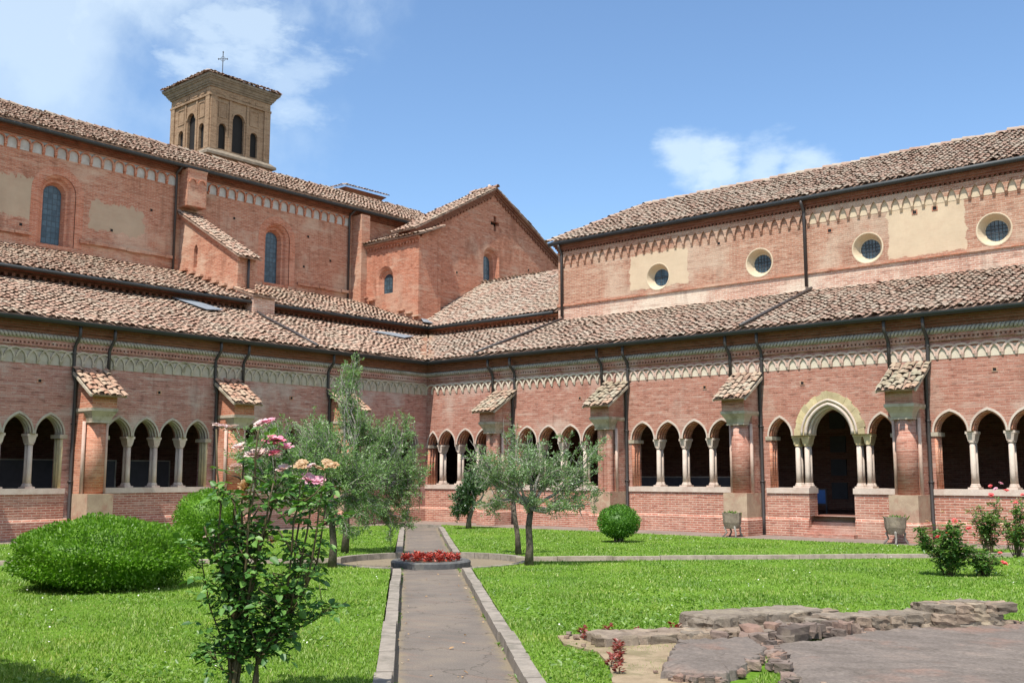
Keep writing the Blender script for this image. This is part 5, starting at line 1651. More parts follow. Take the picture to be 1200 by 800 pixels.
def topiary(name, label, cat, loc, radii, n, leafL, leafW, mat, seed, group=None, flat=0.0, lumps=0.06, stem=True):
    rng = np.random.default_rng(seed)
    o = thing(name, label, cat, loc, group)
    r = np.array(radii)
    ph = rng.uniform(0, 6.28, 8)

    def bump(d):
        return 1 + lumps * (np.sin(3.1 * d[:, 0] * 2 + ph[0]) * np.sin(2.7 * d[:, 1] * 2 + ph[1]) + 0.7 * np.sin(5.3 * d[:, 2] * 1.7 + ph[2] + 3 * d[:, 0]) + 0.5 * np.sin(9 * d[:, 1] + 7 * d[:, 0] + ph[3]))
    # core that closes the inside
    mb = MB()
    nu, nv = 26, 14
    vs = []
    for i in range(nv + 1):
        for j in range(nu):
            th, p = math.pi * i / nv, 2 * math.pi * j / nu
            vs.append((math.sin(th) * math.cos(p), math.sin(th) * math.sin(p), math.cos(th)))
    d = np.array(vs); b = bump(d)
    pts = d * r * (b * 0.88)[:, None] + np.array([0, 0, r[2]])
    pts[:, 2] = np.maximum(pts[:, 2] + flat, 0.03)
    mb.add(pts.tolist(), [(i * nu + j, i * nu + (j + 1) % nu, (i + 1) * nu + (j + 1) % nu, (i + 1) * nu + j) for i in range(nv) for j in range(nu)])
    tag(obj('inner_foliage', mb, mat, o, smooth=True, local=True))
    d = sphere_dirs(n, rng); b = bump(d)
    P = d * r * (b * rng.uniform(0.86, 1.03, n))[:, None] + np.array([0, 0, r[2] + flat])
    keep = P[:, 2] > 0.02
    P, d = P[keep], d[keep]; m = len(P)
    nor = unit(d / r)
    D = nor + rng.normal(scale=0.65, size=(m, 3)) + np.array([0, 0, 0.35])
    V, F = leaf_quads(P, D, rng.uniform(0.7, 1.25, m) * leafL, rng.uniform(0.7, 1.2, m) * leafW, rng, nor)
    np_obj('foliage', V, F, mat, o)
    if stem:
        mb = MB()
        for k in range(6):
            a = k * 1.05 + 0.3
            mb.tube([(0.10 * math.cos(a), 0.10 * math.sin(a), -0.03), (0.2 * r[0] * math.cos(a), 0.2 * r[1] * math.sin(a), r[2] * 0.8)], [0.025, 0.018], 6)
        obj('stem', mb, M['bark'], o, local=True)
    return o


topiary('topiary_ball', 'small round clipped box ball alone on the lawn before the third right-hand buttress', 'topiary', (12.19, -5.57, LZ), (0.485, 0.485, 0.38), 5200, 0.050, 0.026, M['ball_leaf'], 3, None, 0.10, 0.025)
topiary('clipped_hedge', 'wide low loose clipped bush with bright green leaves on the near left lawn', 'bush', (12.36, -18.64, LZ), (1.20, 1.0, 0.505), 30000, 0.050, 0.026, M['box_leaf'], 4, None, -0.05, 0.075)
topiary('topiary_ball', 'large round clipped bush behind the pink rose bush near the left cloister', 'topiary', (5.86, -12.69, LZ), (0.72, 0.72, 0.64), 9000, 0.055, 0.030, M['box_leaf'], 5, None, -0.03, 0.03)
hd = bpy.data.objects['clipped_hedge']; hd.rotation_euler = (0, 0, R(40.6))


# ------------------------------------------------------------------ trees
def limb(rng, a, b, sag=0.08, n=6):
    a, b = np.array(a, float), np.array(b, float)
    L = np.linalg.norm(b - a)
    w = rng.normal(scale=sag * L, size=3)
    pts = []
    for i in range(n + 1):
        t = i / n
        pts.append(a + (b - a) * t + w * math.sin(math.pi * t) + rng.normal(scale=0.012 * L, size=3) * (0 < i < n))
    return pts


def olive(name, label, loc, trunk, clumps, seed, leafL=0.062, leafW=0.019, r0=0.06, dens=2.1, mat='olive_leaf', group='olive trees in the garden', cat='olive tree', bark='bark', bare=0):
    """trunk: list of points; clumps: (centre, radii, leaves)"""
    rng = np.random.default_rng(seed)
    o = thing(name, label, cat, loc, group)
    tb = MB()
    n = len(trunk)
    tb.tube(trunk, [r0 * (1.25 if i == 0 else 1 - 0.35 * i / n) for i in range(n)], 10)
    top = np.array(trunk[-1]); low = np.array(trunk[max(0, n - 2)])
    Ps, Ds = [], []
    br = MB()
    for c, rad, cnt in clumps:
        c = np.array(c, float); rad = np.array(rad, float)
        st = top if rng.random() < 0.75 else top * 0.7 + low * 0.3
        pts = limb(rng, st, c, 0.10, 6)
        rl = r0 * 0.50
        br.tube(pts, [rl * (1 - 0.8 * i / 6) for i in range(7)], 6)
        cnt = int(cnt * dens)
        nt = max(7, cnt // 42)
        per = max(1, cnt // nt)
        for k in range(nt):
            s = pts[rng.integers(3, 7)] + rng.normal(scale=0.25, size=3) * rad * 0.5
            e = c + sphere_dirs(1, rng)[0] * rad * rng.uniform(0.55, 1.08)
            e[2] += 0.10 * rad[2]
            tw = limb(rng, s, e, 0.10, 3)
            br.tube(tw, [0.008, 0.007, 0.005, 0.003], 3, False)
            tv = np.array(tw)
            u = np.clip(rng.uniform(0.15, 1.05, per), 0, 1) * 3
            i0 = np.minimum(u.astype(int), 2); fr = (u - i0)[:, None]
            base = tv[i0] * (1 - fr) + tv[i0 + 1] * fr
            dirn = unit(tv[i0 + 1] - tv[i0])
            side = sphere_dirs(per, rng)
            Ps.append(base + side * 0.02); Ds.append(dirn * 0.55 + side * 0.8 + np.array([0, 0, 0.12]))
    for k in range(bare):
        c = clumps[k % len(clumps)][0]
        e = np.array(c) + sphere_dirs(1, rng)[0] * np.array(clumps[k % len(clumps)][1]) * 1.25
        br.tube(limb(rng, np.array(c) * 0.8 + top * 0.2, e, 0.08, 4), [0.010, 0.008, 0.006, 0.004, 0.002], 4, False)
    obj('trunk', tb, M[bark], o, smooth=True, local=True)
    obj('branches', br, M['bark_grey'], o, fix=False, local=True)
    P, D = np.concatenate(Ps), np.concatenate(Ds); m = len(P)
    V, F = leaf_quads(P, D, rng.uniform(0.65, 1.25, m) * leafL, rng.uniform(0.7, 1.3, m) * leafW, rng)
    np_obj('crown', V, F, M[mat], o)
    return o


RV = np.array((0.759, 0.651, 0.0)); FV = np.array((-0.651, 0.759, 0.0))


def C(r, d, z): return tuple(RV * r + FV * d + np.array((0, 0, z)))


olive('olive_tree', 'silvery open olive tree with a bare trunk right of the central path', (14.59, -11.82, 0.08),
      [(0, 0, 0), C(0.02, 0, 0.35), C(0.0, 0.02, 0.7), C(0.04, 0, 1.02)],
      [(C(-0.55, 0.1, 1.55), (0.5, 0.45, 0.42), 1500), (C(-0.15, -0.2, 1.75), (0.5, 0.5, 0.42), 1600), (C(0.45, 0.0, 1.60), (0.5, 0.5, 0.42), 1700),
       (C(0.95, 0.1, 1.55), (0.42, 0.45, 0.42), 1100), (C(1.15, -0.1, 2.02), (0.34, 0.3, 0.36), 650), (C(-0.85, -0.2, 1.85), (0.34, 0.4, 0.36), 700),
       (C(-0.12, 0.3, 2.15), (0.22, 0.3, 0.38), 500), (C(0.62, -0.25, 1.12), (0.42, 0.4, 0.25), 700), (C(-0.70, -0.1, 1.12), (0.4, 0.4, 0.28), 650),
       (C(1.15, 0.25, 1.10), (0.34, 0.4, 0.30), 500), (C(0.2, 0.2, 2.08), (0.4, 0.35, 0.26), 550), (C(0.70, 0.2, 2.10), (0.25, 0.25, 0.3), 350), (C(0.0, -0.1, 1.22), (0.4, 0.4, 0.22), 500)], 21, r0=0.07, bare=26, dens=1.15)
olive('olive_tree', 'slender second olive just behind the silvery one right of the path', (12.93, -10.14, 0.08),
      [(0, 0, 0), C(-0.02, 0, 0.4), C(-0.08, 0, 0.8), C(-0.1, 0, 1.1)],
      [(C(-0.55, 0.1, 1.7), (0.45, 0.4, 0.45), 900), (C(0.15, 0.1, 1.9), (0.4, 0.4, 0.5), 900), (C(-0.25, 0, 1.3), (0.4, 0.4, 0.3), 600), (C(-0.15, 0.1, 2.45), (0.2, 0.2, 0.35), 300)], 22, r0=0.055, bare=12, dens=0.9)
olive('olive_tree', 'dense grey-green olive tree right behind the pink rose bush', (12.3, -14.4, 0.08),
      [(0, 0, 0), C(0.02, 0, 0.4), C(-0.02, 0, 0.8), C(-0.05, 0, 1.15)],
      [(C(-1.45, 0.0, 1.95), (0.5, 0.5, 0.55), 1500), (C(-0.95, 0.1, 1.75), (0.55, 0.55, 0.6), 2000), (C(-0.45, -0.1, 1.75), (0.55, 0.6, 0.65), 2200), (C(0.10, 0.0, 1.7), (0.55, 0.6, 0.65), 2200),
       (C(0.60, 0.0, 1.60), (0.50, 0.5, 0.55), 1600), (C(-1.0, 0.1, 2.35), (0.4, 0.4, 0.35), 700), (C(-0.35, 0.1, 2.35), (0.45, 0.4, 0.4), 1000), (C(-0.1, -0.1, 1.1), (0.5, 0.5, 0.35), 900), (C(0.55, 0.1, 1.05), (0.4, 0.4, 0.35), 700), (C(0.25, 0.0, 0.75), (0.30, 0.3, 0.30), 380), (C(-0.7, 0.0, 1.15), (0.4, 0.4, 0.3), 600)], 23, r0=0.066, dens=1.7, mat='olive_green')
olive('olive_tree', 'tallest olive tree with a single upright plume left of the path', (9.94, -12.12, 0.08),
      [(0, 0, 0), C(0.03, 0, 0.5), C(0.02, 0, 1.0), C(0.05, 0, 1.5)],
      [(C(0.10, 0.0, 3.72), (0.24, 0.24, 0.40), 650), (C(-0.02, 0.0, 3.25), (0.36, 0.34, 0.45), 1000), (C(0.15, 0.1, 2.65), (0.55, 0.5, 0.5), 1800), (C(-0.55, 0.0, 2.35), (0.55, 0.5, 0.5), 1500),
       (C(0.75, 0.0, 2.30), (0.55, 0.5, 0.55), 1900), (C(1.15, 0.1, 2.55), (0.28, 0.3, 0.40), 600), (C(1.25, 0.0, 1.75), (0.50, 0.5, 0.55), 1600), (C(0.55, -0.1, 1.70), (0.6, 0.55, 0.6), 2000),
       (C(1.30, 0.0, 1.15), (0.42, 0.4, 0.45), 1000), (C(0.85, 0.0, 1.0), (0.45, 0.4, 0.50), 1000), (C(0.95, 0.0, 0.50), (0.28, 0.28, 0.38), 450), (C(-0.2, 0.1, 1.7), (0.5, 0.5, 0.5), 1300), (C(1.6, 0.1, 1.55), (0.22, 0.25, 0.30), 300), (C(0.25, 0.0, 1.15), (0.45, 0.4, 0.4), 800), (C(0.35, 0.0, 0.62), (0.34, 0.3, 0.34), 480), (C(1.25, 0.0, 0.72), (0.25, 0.3, 0.35), 400)], 24, r0=0.07, dens=1.7, mat='olive_green')
olive('shrub', 'dark leaning shrub with grey bare twigs at the far end of the central path', (5.19, -3.32, 0.08),
      [(0, 0, 0), C(0.02, 0, 0.3), C(0.10, 0, 0.55), C(0.22, 0, 0.8)],
      [(C(-0.12, 0, 0.95), (0.40, 0.4, 0.42), 1400), (C(0.15, 0, 1.30), (0.45, 0.4, 0.32), 1200), (C(-0.25, 0, 0.55), (0.28, 0.3, 0.32), 700), (C(0.35, 0, 1.62), (0.35, 0.3, 0.3), 350)], 25, leafL=0.085, leafW=0.04, r0=0.075, mat='shrub_leaf', group=None, cat='shrub', bare=26)


# ------------------------------------------------------------------ roses
def bloom(parent, c, rad, mat, seed, squash=0.8, name='bloom', axis=(0, 0, 1)):
    rng = np.random.default_rng(seed)
    V, F = [], []
    ax = Vector(axis).normalized().to_track_quat('Z', 'Y').to_matrix()
    k = 0
    for ring, (cnt, r_, tilt) in enumerate(((4, 0.28, 1.40), (6, 0.50, 1.20), (8, 0.76, 0.92), (9, 1.0, 0.55))):
        for i in range(cnt):
            a = 2 * math.pi * (i + 0.5 * (ring % 2)) / cnt + rng.normal(0, 0.14)
            tl = tilt + rng.normal(0, 0.14)
            w = 1.9 * r_ / cnt * 1.9 + 0.16
            ca, sa = math.cos(a), math.sin(a)
            rows = []
            for u, wd in ((0.0, 0.35), (0.45, 0.95), (0.8, 1.0), (1.0, 0.55)):
                rr = r_ * u * math.cos(tl * (1 - 0.35 * u)) * 1.05 + 0.05
                zz = r_ * u * math.sin(tl * (1 - 0.25 * u)) * squash * 1.6 - (0.10 * r_ * (u > 0.9)) + ring * -0.06
                row = []
                for s in (-1, 0, 1):
                    t_ = s * w * wd * 0.5
                    cup = 0.10 * abs(s) * r_
                    row.append(Vector(((rr - cup * 0.4) * ca - t_ * sa, (rr - cup * 0.4) * sa + t_ * ca, zz + cup * 0.8 + rng.normal(0, 0.02))))
                rows.append(row)
            b = len(V)
            for row in rows:
                for p in row:
                    q = ax @ p
                    V.append((c[0] + q.x * rad, c[1] + q.y * rad, c[2] + q.z * rad))
            for r2 in range(3):
                for s in range(2):
                    F.append((b + r2 * 3 + s, b + r2 * 3 + s + 1, b + r2 * 3 + s + 4, b + r2 * 3 + s + 3))
    return np_obj(name, V, F, mat, parent, True)


def compound(P, D, rng, size, nleaf=5):
    """a rose leaf: leaflets in pairs with one at the tip"""
    out = [[], [], []]
    up = np.array([0, 0, 1.0])
    for p, d in zip(P, D):
        d = d / np.linalg.norm(d)
        s = np.cross(d, up); s /= max(np.linalg.norm(s), 1e-6)
        sz = size * rng.uniform(0.7, 1.25)
        droop = np.array([0, 0, -0.35])
        for k in range(nleaf):
            if k == 0: b, dd, l = p + d * sz * 1.5 + droop * sz * 0.5, d + droop * 0.5, 1.15
            else:
                pr, sg = (k - 1) // 2, 1 if k % 2 else -1
                b = p + d * sz * (0.55 + 0.62 * pr); dd, l = d * 0.45 + s * sg + droop * 0.35, 0.85
            out[0].append(b); out[1].append(dd + rng.normal(scale=0.18, size=3)); out[2].append(sz * l)
    return np.array(out[0]), np.array(out[1]), np.array(out[2])


def rose_bush(name, label, loc, canes, blooms, seed, nleaf, size, leafmat_, spread=0.06, caner=0.011, group=None, lo=0.25):
    rng = np.random.default_rng(seed)
    o = thing(name, label, 'rose bush', loc, group)
    mb = MB()
    Ps, Ds = [], []
    allc = []
    for path, rr in canes:
        pts = []
        for a, b in zip(path[:-1], path[1:]):
            q = limb(rng, a, b, 0.03, 4)
            pts += q if not pts else q[1:]
        n = len(pts)
        mb.tube(pts, [rr * (1 - 0.65 * i / n) for i in range(n)], 7)
        allc.append(np.array(pts))
        # side shoots
        for k in range(max(4, int(n * 0.8))):
            i = rng.integers(max(1, n // 4), n - 1)
            d = sphere_dirs(1, rng)[0]; d[2] = abs(d[2]) * 0.6 + 0.25
            e = pts[i] + d * rng.uniform(0.08, 0.22) * (size / 0.05)
            tw = limb(rng, pts[i], e, 0.05, 3)
            mb.tube(tw, [rr * 0.45, rr * 0.4, rr * 0.35, rr * 0.25], 5)
            allc.append(np.array(tw))
    wts = np.array([len(c) for c in allc], float)
    pick = rng.choice(len(allc), nleaf, p=wts / wts.sum())
    for ci in pick:
        c = allc[ci]
        n = len(c)
        u = (lo + (1 - lo) * rng.random() ** (0.62 if n > 6 else 1.0)) * (n - 1)
        i = min(int(u), n - 2); p = c[i] * (1 - u + i) + c[i + 1] * (u - i)
        d = sphere_dirs(1, rng)[0]; d[2] = d[2] * 0.5 + 0.1
        Ps.append(p); Ds.append(d)
    P, D, L = compound(np.array(Ps), np.array(Ds), rng, size)
    V, F = broad_leaves(P, D, L, L * 0.66, rng, np.tile(np.array([0, 0, 1.0]), (len(P), 1)))
    obj('canes', mb, M['cane'], o, smooth=True, local=True)
    np_obj('foliage', V, F, M[leafmat_], o)
    for k, b in enumerate(blooms):
        c, rad, mt = b[:3]
        bl = bloom(o, c, rad, M[mt], seed * 31 + k, b[3] * 1.4 if len(b) > 3 else 0.8, 'withered_bloom' if mt == 'petal_dry' else 'bloom', rng.normal(scale=0.3, size=3) + np.array([0.15, -0.35, 1.0]))
    return o


RB = (20.3, -21.7, 0.09)
canes = []
rgc = np.random.default_rng(5)
tips = [(-0.23 * 1.32, 1.93), (0.02, 1.95), (0.10, 1.72), (-0.06, 1.70), (-0.18, 1.77), (0.36, 1.52), (0.30, 1.60), (0.48, 1.62), (-0.10, 1.42), (0.28, 1.66), (0.46, 1.40), (-0.34, 1.25), (0.12, 1.55), (-0.26, 1.5)]
for k, (r_, z) in enumerate(tips):
    d = rgc.normal(0, 0.16)
    x0 = -0.03 if k % 2 else 0.02
    if r_ > 0.2:                       # the forked right-hand cane
        canes.append(([C(-0.02, 0.0, -0.1), C(0.0, 0.02, 0.28), C(0.10 + 0.03 * (k % 3), d * 0.4, 0.50), C(r_ * 0.75, d * 0.8, 0.85), C(r_, d, z)], 0.015))
    else:
        canes.append(([C(-0.16, 0.0, -0.1), C(-0.15 + x0, 0.02, 0.45), C(r_ * 0.55 - 0.07, d * 0.6, 1.0), C(r_, d, z)], 0.015))
canes.append(([C(-0.10, 0, -0.1), C(-0.22, 0.0, 0.4), C(-0.35, -0.02, 0.75), C(-0.42, 0, 1.12)], 0.008))
canes.append(([C(-0.10, 0, -0.1), C(-0.18, 0.02, 0.2), C(-0.33, 0.0, 0.38)], 0.008))
canes.append(([C(-0.0, 0, 0.3), C(0.2, 0.02, 0.5), C(0.42, 0.0, 0.60), C(0.52, 0, 0.68)], 0.009))
BR = [(C(0.085, -0.02, 1.84), 0.075, 'petal_pink'), (C(0.165, 0.0, 1.80), 0.055, 'petal_light'), (C(0.10, -0.05, 1.755), 0.050, 'petal_pink'), (C(0.125, -0.07, 1.74), 0.035, 'petal_pale'),
      (C(-0.05, -0.03, 1.745), 0.062, 'petal_pale'), (C(-0.01, 0.0, 1.75), 0.055, 'petal_pale'), (C(0.34, 0.0, 1.565), 0.060, 'petal_light'), (C(0.405, 0.01, 1.555), 0.050, 'petal_light'),
      (C(-0.30, 0.0, 1.955), 0.070, 'petal_pale', 0.3), (C(-0.24, 0.01, 1.945), 0.050, 'petal_pale', 0.3), (C(0.03, 0.02, 1.985), 0.050, 'petal_light'), (C(-0.03, 0.02, 1.97), 0.040, 'petal_pale'),
      (C(-0.17, 0.0, 1.80), 0.045, 'petal_pale'), (C(0.16, -0.03, 1.64), 0.055, 'petal_pale'), (C(0.28, 0.0, 1.68), 0.050, 'petal_dry', 0.3), (C(0.345, 0.0, 1.665), 0.040, 'petal_pale', 0.4), (C(0.40, 0.02, 1.66), 0.045, 'petal_dry', 0.3),
      (C(0.50, 0.0, 1.675), 0.050, 'petal_dry', 0.3), (C(0.46, 0.03, 1.70), 0.035, 'petal_dry', 0.3), (C(-0.11, -0.05, 1.50), 0.045, 'petal_dry', 1.2), (C(-0.10, -0.05, 1.43), 0.035, 'petal_dry', 1.3), (C(-0.36, 0.0, 1.16), 0.040, 'petal_pale', 0.5),
      (C(0.01, -0.06, 1.13), 0.03, 'petal_dry', 1.0), (C(0.10, -0.07, 1.14), 0.03, 'petal_dry', 1.0), (C(-0.23, -0.02, 0.85), 0.028, 'petal_dry', 1.2), (C(-0.16, -0.04, 0.62), 0.03, 'petal_dry', 1.2), (C(-0.13, -0.04, 0.45), 0.028, 'petal_dry', 1.2), (C(-0.19, 0.0, 1.66), 0.045, 'petal_pale')]
rose_bush('rose_bush', 'tall leggy foreground rose bush with pink blooms and withered brown heads', RB, canes, [(b[0], b[1] * 1.15) + tuple(b[2:]) for b in BR], 8, 860, 0.060, 'rose_leaf', group=None, lo=0.30)


def low_rose(label, loc, w, h, n, blooms, seed, mat='rose_leaf_light', size=0.045, lo=0.12):
    rg = np.random.default_rng(seed)
    cs = []
    for k in range(15):
        a = rg.uniform(0, 6.28); r_ = w * rg.uniform(0.3, 1.0)
        e = (r_ * math.cos(a), r_ * math.sin(a), h * rg.uniform(0.55, 1.0) * (1 - 0.25 * (r_ / w) ** 2))
        cs.append(([(0.04 * math.cos(a), 0.04 * math.sin(a), -0.05), (e[0] * 0.45, e[1] * 0.45, e[2] * 0.5), e], 0.010))
    return rose_bush('rose_bush', label, loc, cs, blooms, seed, n, size, mat, group=None, lo=lo)


low_rose('dense dark-leaved rose bush with few red flowers on the right lawn', (20.88, -8.89, LZ), 0.50, 1.0, 1500,
         [(C(-0.26, -0.3, 0.62), 0.05, 'petal_red'), (C(-0.10, -0.3, 0.68), 0.04, 'petal_red'), (C(0.10, -0.1, 0.86), 0.05, 'petal_red'), (C(0.32, -0.1, 0.74), 0.05, 'petal_red'), (C(-0.3, 0.0, 0.85), 0.035, 'petal_dry'), (C(0.0, 0.1, 1.0), 0.03, 'petal_dry')], 41)
low_rose('low trailing rose sprig with one crimson bloom beside the dense rose bush', (21.35, -8.55, LZ), 0.36, 0.40, 380, [(C(0.25, -0.1, 0.20), 0.06, 'petal_red'), (C(0.22, -0.05, 0.36), 0.035, 'petal_red')], 42)
low_rose('leggy light green rose bush by the pavement with bare lower canes', (19.96, -3.5, LZ), 0.44, 1.22, 800,
         [(C(0.05, -0.1, 1.18), 0.06, 'petal_red'), (C(0.05, -0.1, 1.36), 0.045, 'petal_red'), (C(0.20, 0.0, 1.30), 0.05, 'petal_light')], 43, lo=0.5)
low_rose('rose bush with bright red blooms cut by the right edge of the picture', (20.62, -4.05, LZ), 0.44, 1.25, 800,
         [(C(-0.22, -0.2, 1.28), 0.06, 'petal_red'), (C(-0.28, -0.1, 1.42), 0.05, 'petal_light'), (C(-0.1, -0.3, 1.05), 0.05, 'petal_red'), (C(0.1, -0.2, 1.2), 0.05, 'petal_red')], 44, lo=0.3)


# ------------------------------------------------------------------ small red plants
def red_plant(name, label, loc, n, size, seed, group, cat='plant', h=0.12, mat='red_leaf'):
    rng = np.random.default_rng(seed)
    o = thing(name, label, cat, loc, group)
    a = rng.uniform(0, 6.28, n); r_ = rng.uniform(0.1, 1, n) * size
    P = np.stack([r_ * np.cos(a) * 0.5, r_ * np.sin(a) * 0.5, rng.uniform(0.15, 1.0, n) * h], 1)
    D = np.stack([np.cos(a), np.sin(a), rng.uniform(0.1, 1.1, n)], 1)
    V, F = broad_leaves(P, D, rng.uniform(0.6, 1.2, n) * size * 0.55, rng.uniform(0.6, 1.1, n) * size * 0.38, rng, np.tile(np.array([0, 0, 1.0]), (n, 1)))
    np_obj('foliage', V, F, M[mat], o)
    mb = MB(); mb.tube([(0, 0, -0.02), (0.005, 0, h * 0.7)], 0.006, 5); obj('stem', mb, M['cane'], o, local=True)
    return o


proto = red_plant('begonia_plant', 'small red-leaved begonia planted inside the dark round stone rim', (BX, BY, 0.10), 46, 0.11, 1, 'begonias in the round bed', h=0.15, mat='begonia')
rn = random.Random(3)
first = True
for ring, cnt in ((0.50, 13), (0.27, 6)):
    for k in range(cnt):
        a = 2 * math.pi * k / cnt + rn.uniform(-0.1, 0.1)
        loc = (BX + ring * math.cos(a), BY + ring * math.sin(a), 0.09)
        if first: proto.location = loc; first = False
        else: dup(proto, loc, rn.uniform(0, 6.28), rn.uniform(0.85, 1.15))
proto = red_plant('coleus_plant', 'small red coleus in the sandy soil along the ruined foundation', (20.3, -17.85, LZ), 26, 0.085, 2, 'red coleus around the ruin', h=0.075)
first = True
for (x, y) in [(20.22, -17.75), (20.45, -17.98), (20.35, -17.5), (20.62, -17.40), (20.98, -18.22), (21.05, -18.36), (21.12, -18.42), (21.2, -18.55), (21.22, -18.68), (21.32, -18.72), (21.36, -18.82), (21.42, -18.98), (21.64, -19.18),
               (20.78, -16.95), (20.84, -16.72), (20.98, -16.15), (21.16, -15.30), (21.30, -15.42), (21.40, -15.22), (21.88, -15.02), (22.15, -14.78), (22.45, -14.46), (22.52, -14.30), (22.60, -14.18), (23.32, -13.85), (23.42, -14.05), (23.48, -13.80)]:
    loc = (x, y, LZ + 0.015)
    if first: proto.location = loc; first = False
    else: dup(proto, loc, rn.uniform(0, 6.28), rn.uniform(0.5, 1.1))


# ------------------------------------------------------------------ planters
def planter(label, loc, seed, rot):
    o = thing('planter', label, 'planter', loc, 'planters before the buttresses')
    rg = random.Random(seed)
    mb = MB()
    prof = [(0.10, 0.25), (0.21, 0.26), (0.265, 0.42), (0.275, 0.60), (0.285, 0.70), (0.245, 0.70), (0.235, 0.62), (0.02, 0.61)]
    mb.lathe((0, 0, 0), prof, 20)
    vs = []
    for v in mb.v:
        a = math.atan2(v[1], v[0]); k = 1 + 0.05 * math.sin(3 * a + seed) + 0.03 * math.sin(7 * a + 2 * seed)
        vs.append((v[0] * k, v[1] * k, v[2] + 0.012 * math.sin(4 * a + seed)))
    mb.v = vs
    obj('basin', mb, M['ruin'], o, smooth=False, local=True)
    for k in range(4):
        a = 2 * math.pi * k / 4 + 0.5
        c, s = math.cos(a), math.sin(a)
        mb = MB(); mb.tube([(0.16 * c, 0.16 * s, 0.36), (0.235 * c, 0.235 * s, 0.27), (0.20 * c + 0.03, 0.20 * s, 0.14), (0.30 * c, 0.30 * s, 0.0)], [0.035, 0.032, 0.026, 0.03], 7)
        obj('leg', mb, M['bark_grey'], o, smooth=True, local=True)
    rng = np.random.default_rng(seed)
    n = 70
    P = np.stack([rng.normal(0, 0.09, n), rng.normal(0, 0.09, n), np.full(n, 0.60)], 1)
    D = np.stack([rng.normal(0, 0.5, n), rng.normal(0, 0.5, n), np.ones(n)], 1)
    V, F = broad_leaves(P, D, rng.uniform(0.08, 0.20, n), 0.045, rng, np.tile(np.array([0, 0, 1.0]), (n, 1)))
    np_obj('plant', V, F, M['weed_leaf'], o)
    o.rotation_euler = (0, 0, rot); o.scale = (0.9, 0.9, 0.9)
    return o


planter('stone planter on gnarled legs left of the tall doorway', (13.02, -1.55, 0.075), 3, 0.3)
planter('stone planter on gnarled legs right of the tall doorway', (17.28, -1.45, 0.075), 6, 1.4)


# ------------------------------------------------------------------ boards standing in the walks
def board(label, c, along, w, h, mat, z0=0.65):
    o = thing('display_board', label, 'display board', (c[0], c[1], z0 - 0.035))
    d = Vector((1, 0, 0)) if along == 'x' else Vector((0, 1, 0)); s = Vector((-d.y, d.x, 0))
    cc = Vector((c[0], c[1], 0))
    def P(u, z, n): return tuple(cc + d * u + s * n + Vector((0, 0, z)))
    mb = MB(); mb.prism([(-w / 2, z0 + 0.25), (w / 2, z0 + 0.25), (w / 2, z0 + h), (-w / 2, z0 + h)], P, -0.012, 0.012); obj('panel', mb, M[mat], o)
    mb = MB()
    for a, b, e, f in ((-w / 2 - 0.04, -w / 2 - 0.002, z0 - 0.03, z0 + h + 0.04), (w / 2 + 0.002, w / 2 + 0.04, z0 - 0.03, z0 + h + 0.04), (-w / 2, w / 2, z0 + h + 0.002, z0 + h + 0.04), (-w / 2, w / 2, z0 + 0.21, z0 + 0.248)):
        mb.prism([(a, e), (b, e), (b, f), (a, f)], P, -0.02, 0.02)
    obj('frame', mb, M['iron' if mat != 'panel_dark' else 'grey_stone'], o)


board('grey display board behind the leftmost open arches of the left walk', (-2.9, -12.9), 'y', 1.5, 1.45, 'panel_dark')
board('grey display board behind the second group of left arches', (-2.9, -10.9), 'y', 1.3, 1.45, 'panel_dark')
board('grey display board at the far side of the second group of left arches', (-2.9, -9.1), 'y', 1.3, 1.45, 'panel_dark')
board('long dim blue-grey board low behind the arches left of the doorway', (9.3, 2.6), 'x', 4.2, 0.95, 'panel_dark')
board('bright blue board standing inside the tall doorway', (13.85, 1.6), 'x', 0.75, 0.62, 'panel_blue', 0.65)
o = thing('notice_strip', 'column of four pale notices on the wall inside the tall doorway', 'notices', (13.2, 4.96, 1.0))
for k in range(4):
    mb = MB(); mb.box(12.95, 13.45, 4.955, 4.985, 0.95 + k * 0.72, 1.45 + k * 0.72); obj('notice', mb, M['panel_dark'], o)

# ------------------------------------------------------------------ grass
def in_any(x, y):
    m = np.zeros(x.shape, bool)
    for q in LAWNS: m |= inpoly(x, y, q)
    return m


